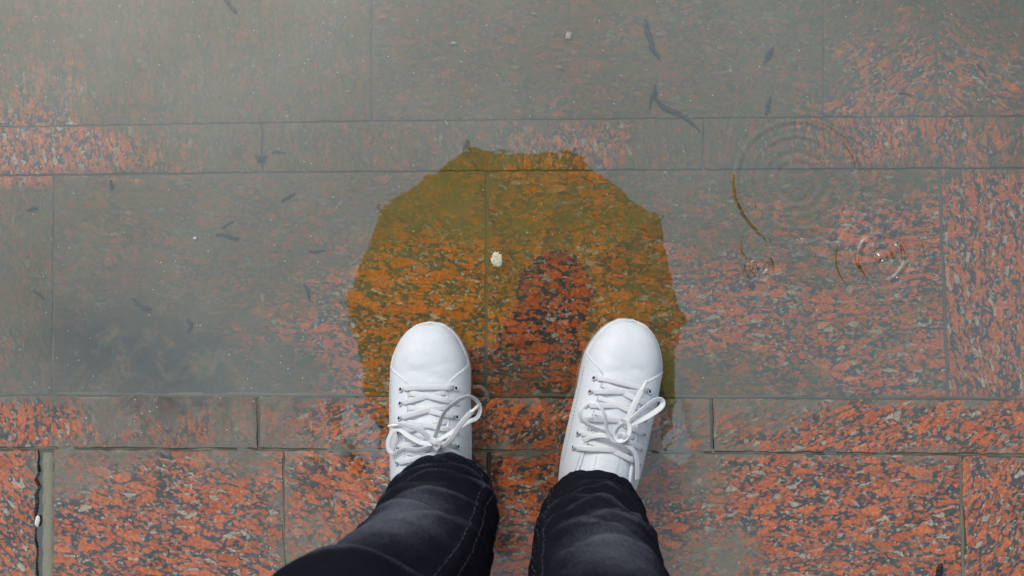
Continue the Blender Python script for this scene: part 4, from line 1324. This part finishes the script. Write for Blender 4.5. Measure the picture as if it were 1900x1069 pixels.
twig([(50, 390), (60, 387), (70, 387)], .0022, 'faint dark twig below the narrow slab row near the left edge')
twig([(1746, 1048), (1743, 1058), (1740, 1075)], .0040, 'black wet leaf stalk at the bottom edge near the cracked joint', z=0.0085, group=None)
for pts, lab in ((((826, 224), (832, 236)), 'pale bit of straw on the joint above the umbrella reflection'), (((985, 24), (998, 29)), 'pale bit of straw near the top edge'), (((1032, 124), (1046, 127)), 'pale bit of straw below the one at the top edge'),
                 (((530, 214), (536, 220)), 'pale bit of straw on the joint left of centre'), (((28, 158), (38, 164)), 'pale bit of straw at the left edge')):
    P = [at(a, b, .003) for a, b in pts]
    tag(MB().tube([P[0], (P[0] + P[1]) / 2 + Vector((0, .0004, .0005)), P[1]], [.0006, .0009, .0005], 6).build('straw', M['straw']), lab, 'straw', 'bits of straw in the puddle')

def flake(px, py, w, h, z, mat, name, label, cat, n=26, seed=1, thick=.0016, lobes=0.16, group=None):
    """a small ragged flat lump with thickness"""
    g = random.Random(seed); c = at(px, py, z)
    vv, ff = [], []
    rad = [1 + g.uniform(-lobes, lobes) for _ in range(n)]
    levels = ((1.0, -thick * .6), (1.02, 0), (.82, thick * .8), (.45, thick * 1.1))
    for s, dz in levels:
        for k in range(n):
            a = 2 * PI * k / n
            vv.append(c + Vector((w / 2 * rad[k] * s * math.cos(a), h / 2 * rad[k] * s * math.sin(a), dz + g.uniform(-1, 1) * thick * .3)))
    vv.append(c + Vector((0, 0, thick)))
    for i in range(len(levels) - 1):
        for k in range(n):
            a, b = i * n + k, i * n + (k + 1) % n
            ff.append((a, b, b + n, a + n))
    t = (len(levels) - 1) * n
    for k in range(n): ff.append((t + k, t + (k + 1) % n, len(vv) - 1))
    return tag(mesh_obj(name, vv, ff, M[mat]), label, cat, group)
flake(922, 482, .0145, .0200, .0075, 'lichen', 'lichen_flake', 'pale yellowish lichen flake floating in the umbrella reflection', 'lichen', 34, 3)
flake(362, 442, .0050, .0042, .0020, 'chip', 'pebble', 'small white pebble under the water left of centre', 'pebble', 12, 4, .0014)
flake(69, 967, .0065, .0150, .0100, 'chip', 'stone_chip', 'white flint chip on the broken edge of the lower left slab', 'stone', 9, 6, .0012, .25)
flake(1055, 66, .0090, .0110, .0018, 'straw', 'pebble', 'flat beige pebble near the top edge, right of centre', 'pebble', 10, 8, .0012, .2)
flake(842, 80, .0090, .0040, .0018, 'straw', 'leaf_scrap', 'small pale leaf scrap near the top, above the umbrella reflection', 'leaf', 10, 9, .0008, .25)
flake(1396, 531, .0090, .0070, .0018, 'twig', 'leaf_scrap', 'small brown leaf scrap below the smallest ripple', 'leaf', 11, 10, .0010, .25)

# droplets thrown up at the ripples, opaque white to stand for their glints: part of the water
for k, (px, py, r) in enumerate(((1637, 484, .0014), (1662, 455, .0014), (1664, 515, .0011), (1487, 443, .0008))):
    c = at(px, py, WATER_Z + r * .6)
    MB().lathe([(r * math.sin(PI * j / 8) + 1e-6, -r * math.cos(PI * j / 8)) for j in range(9)], 14, Matrix.Translation(c)).build('droplet', M['chip'], water)
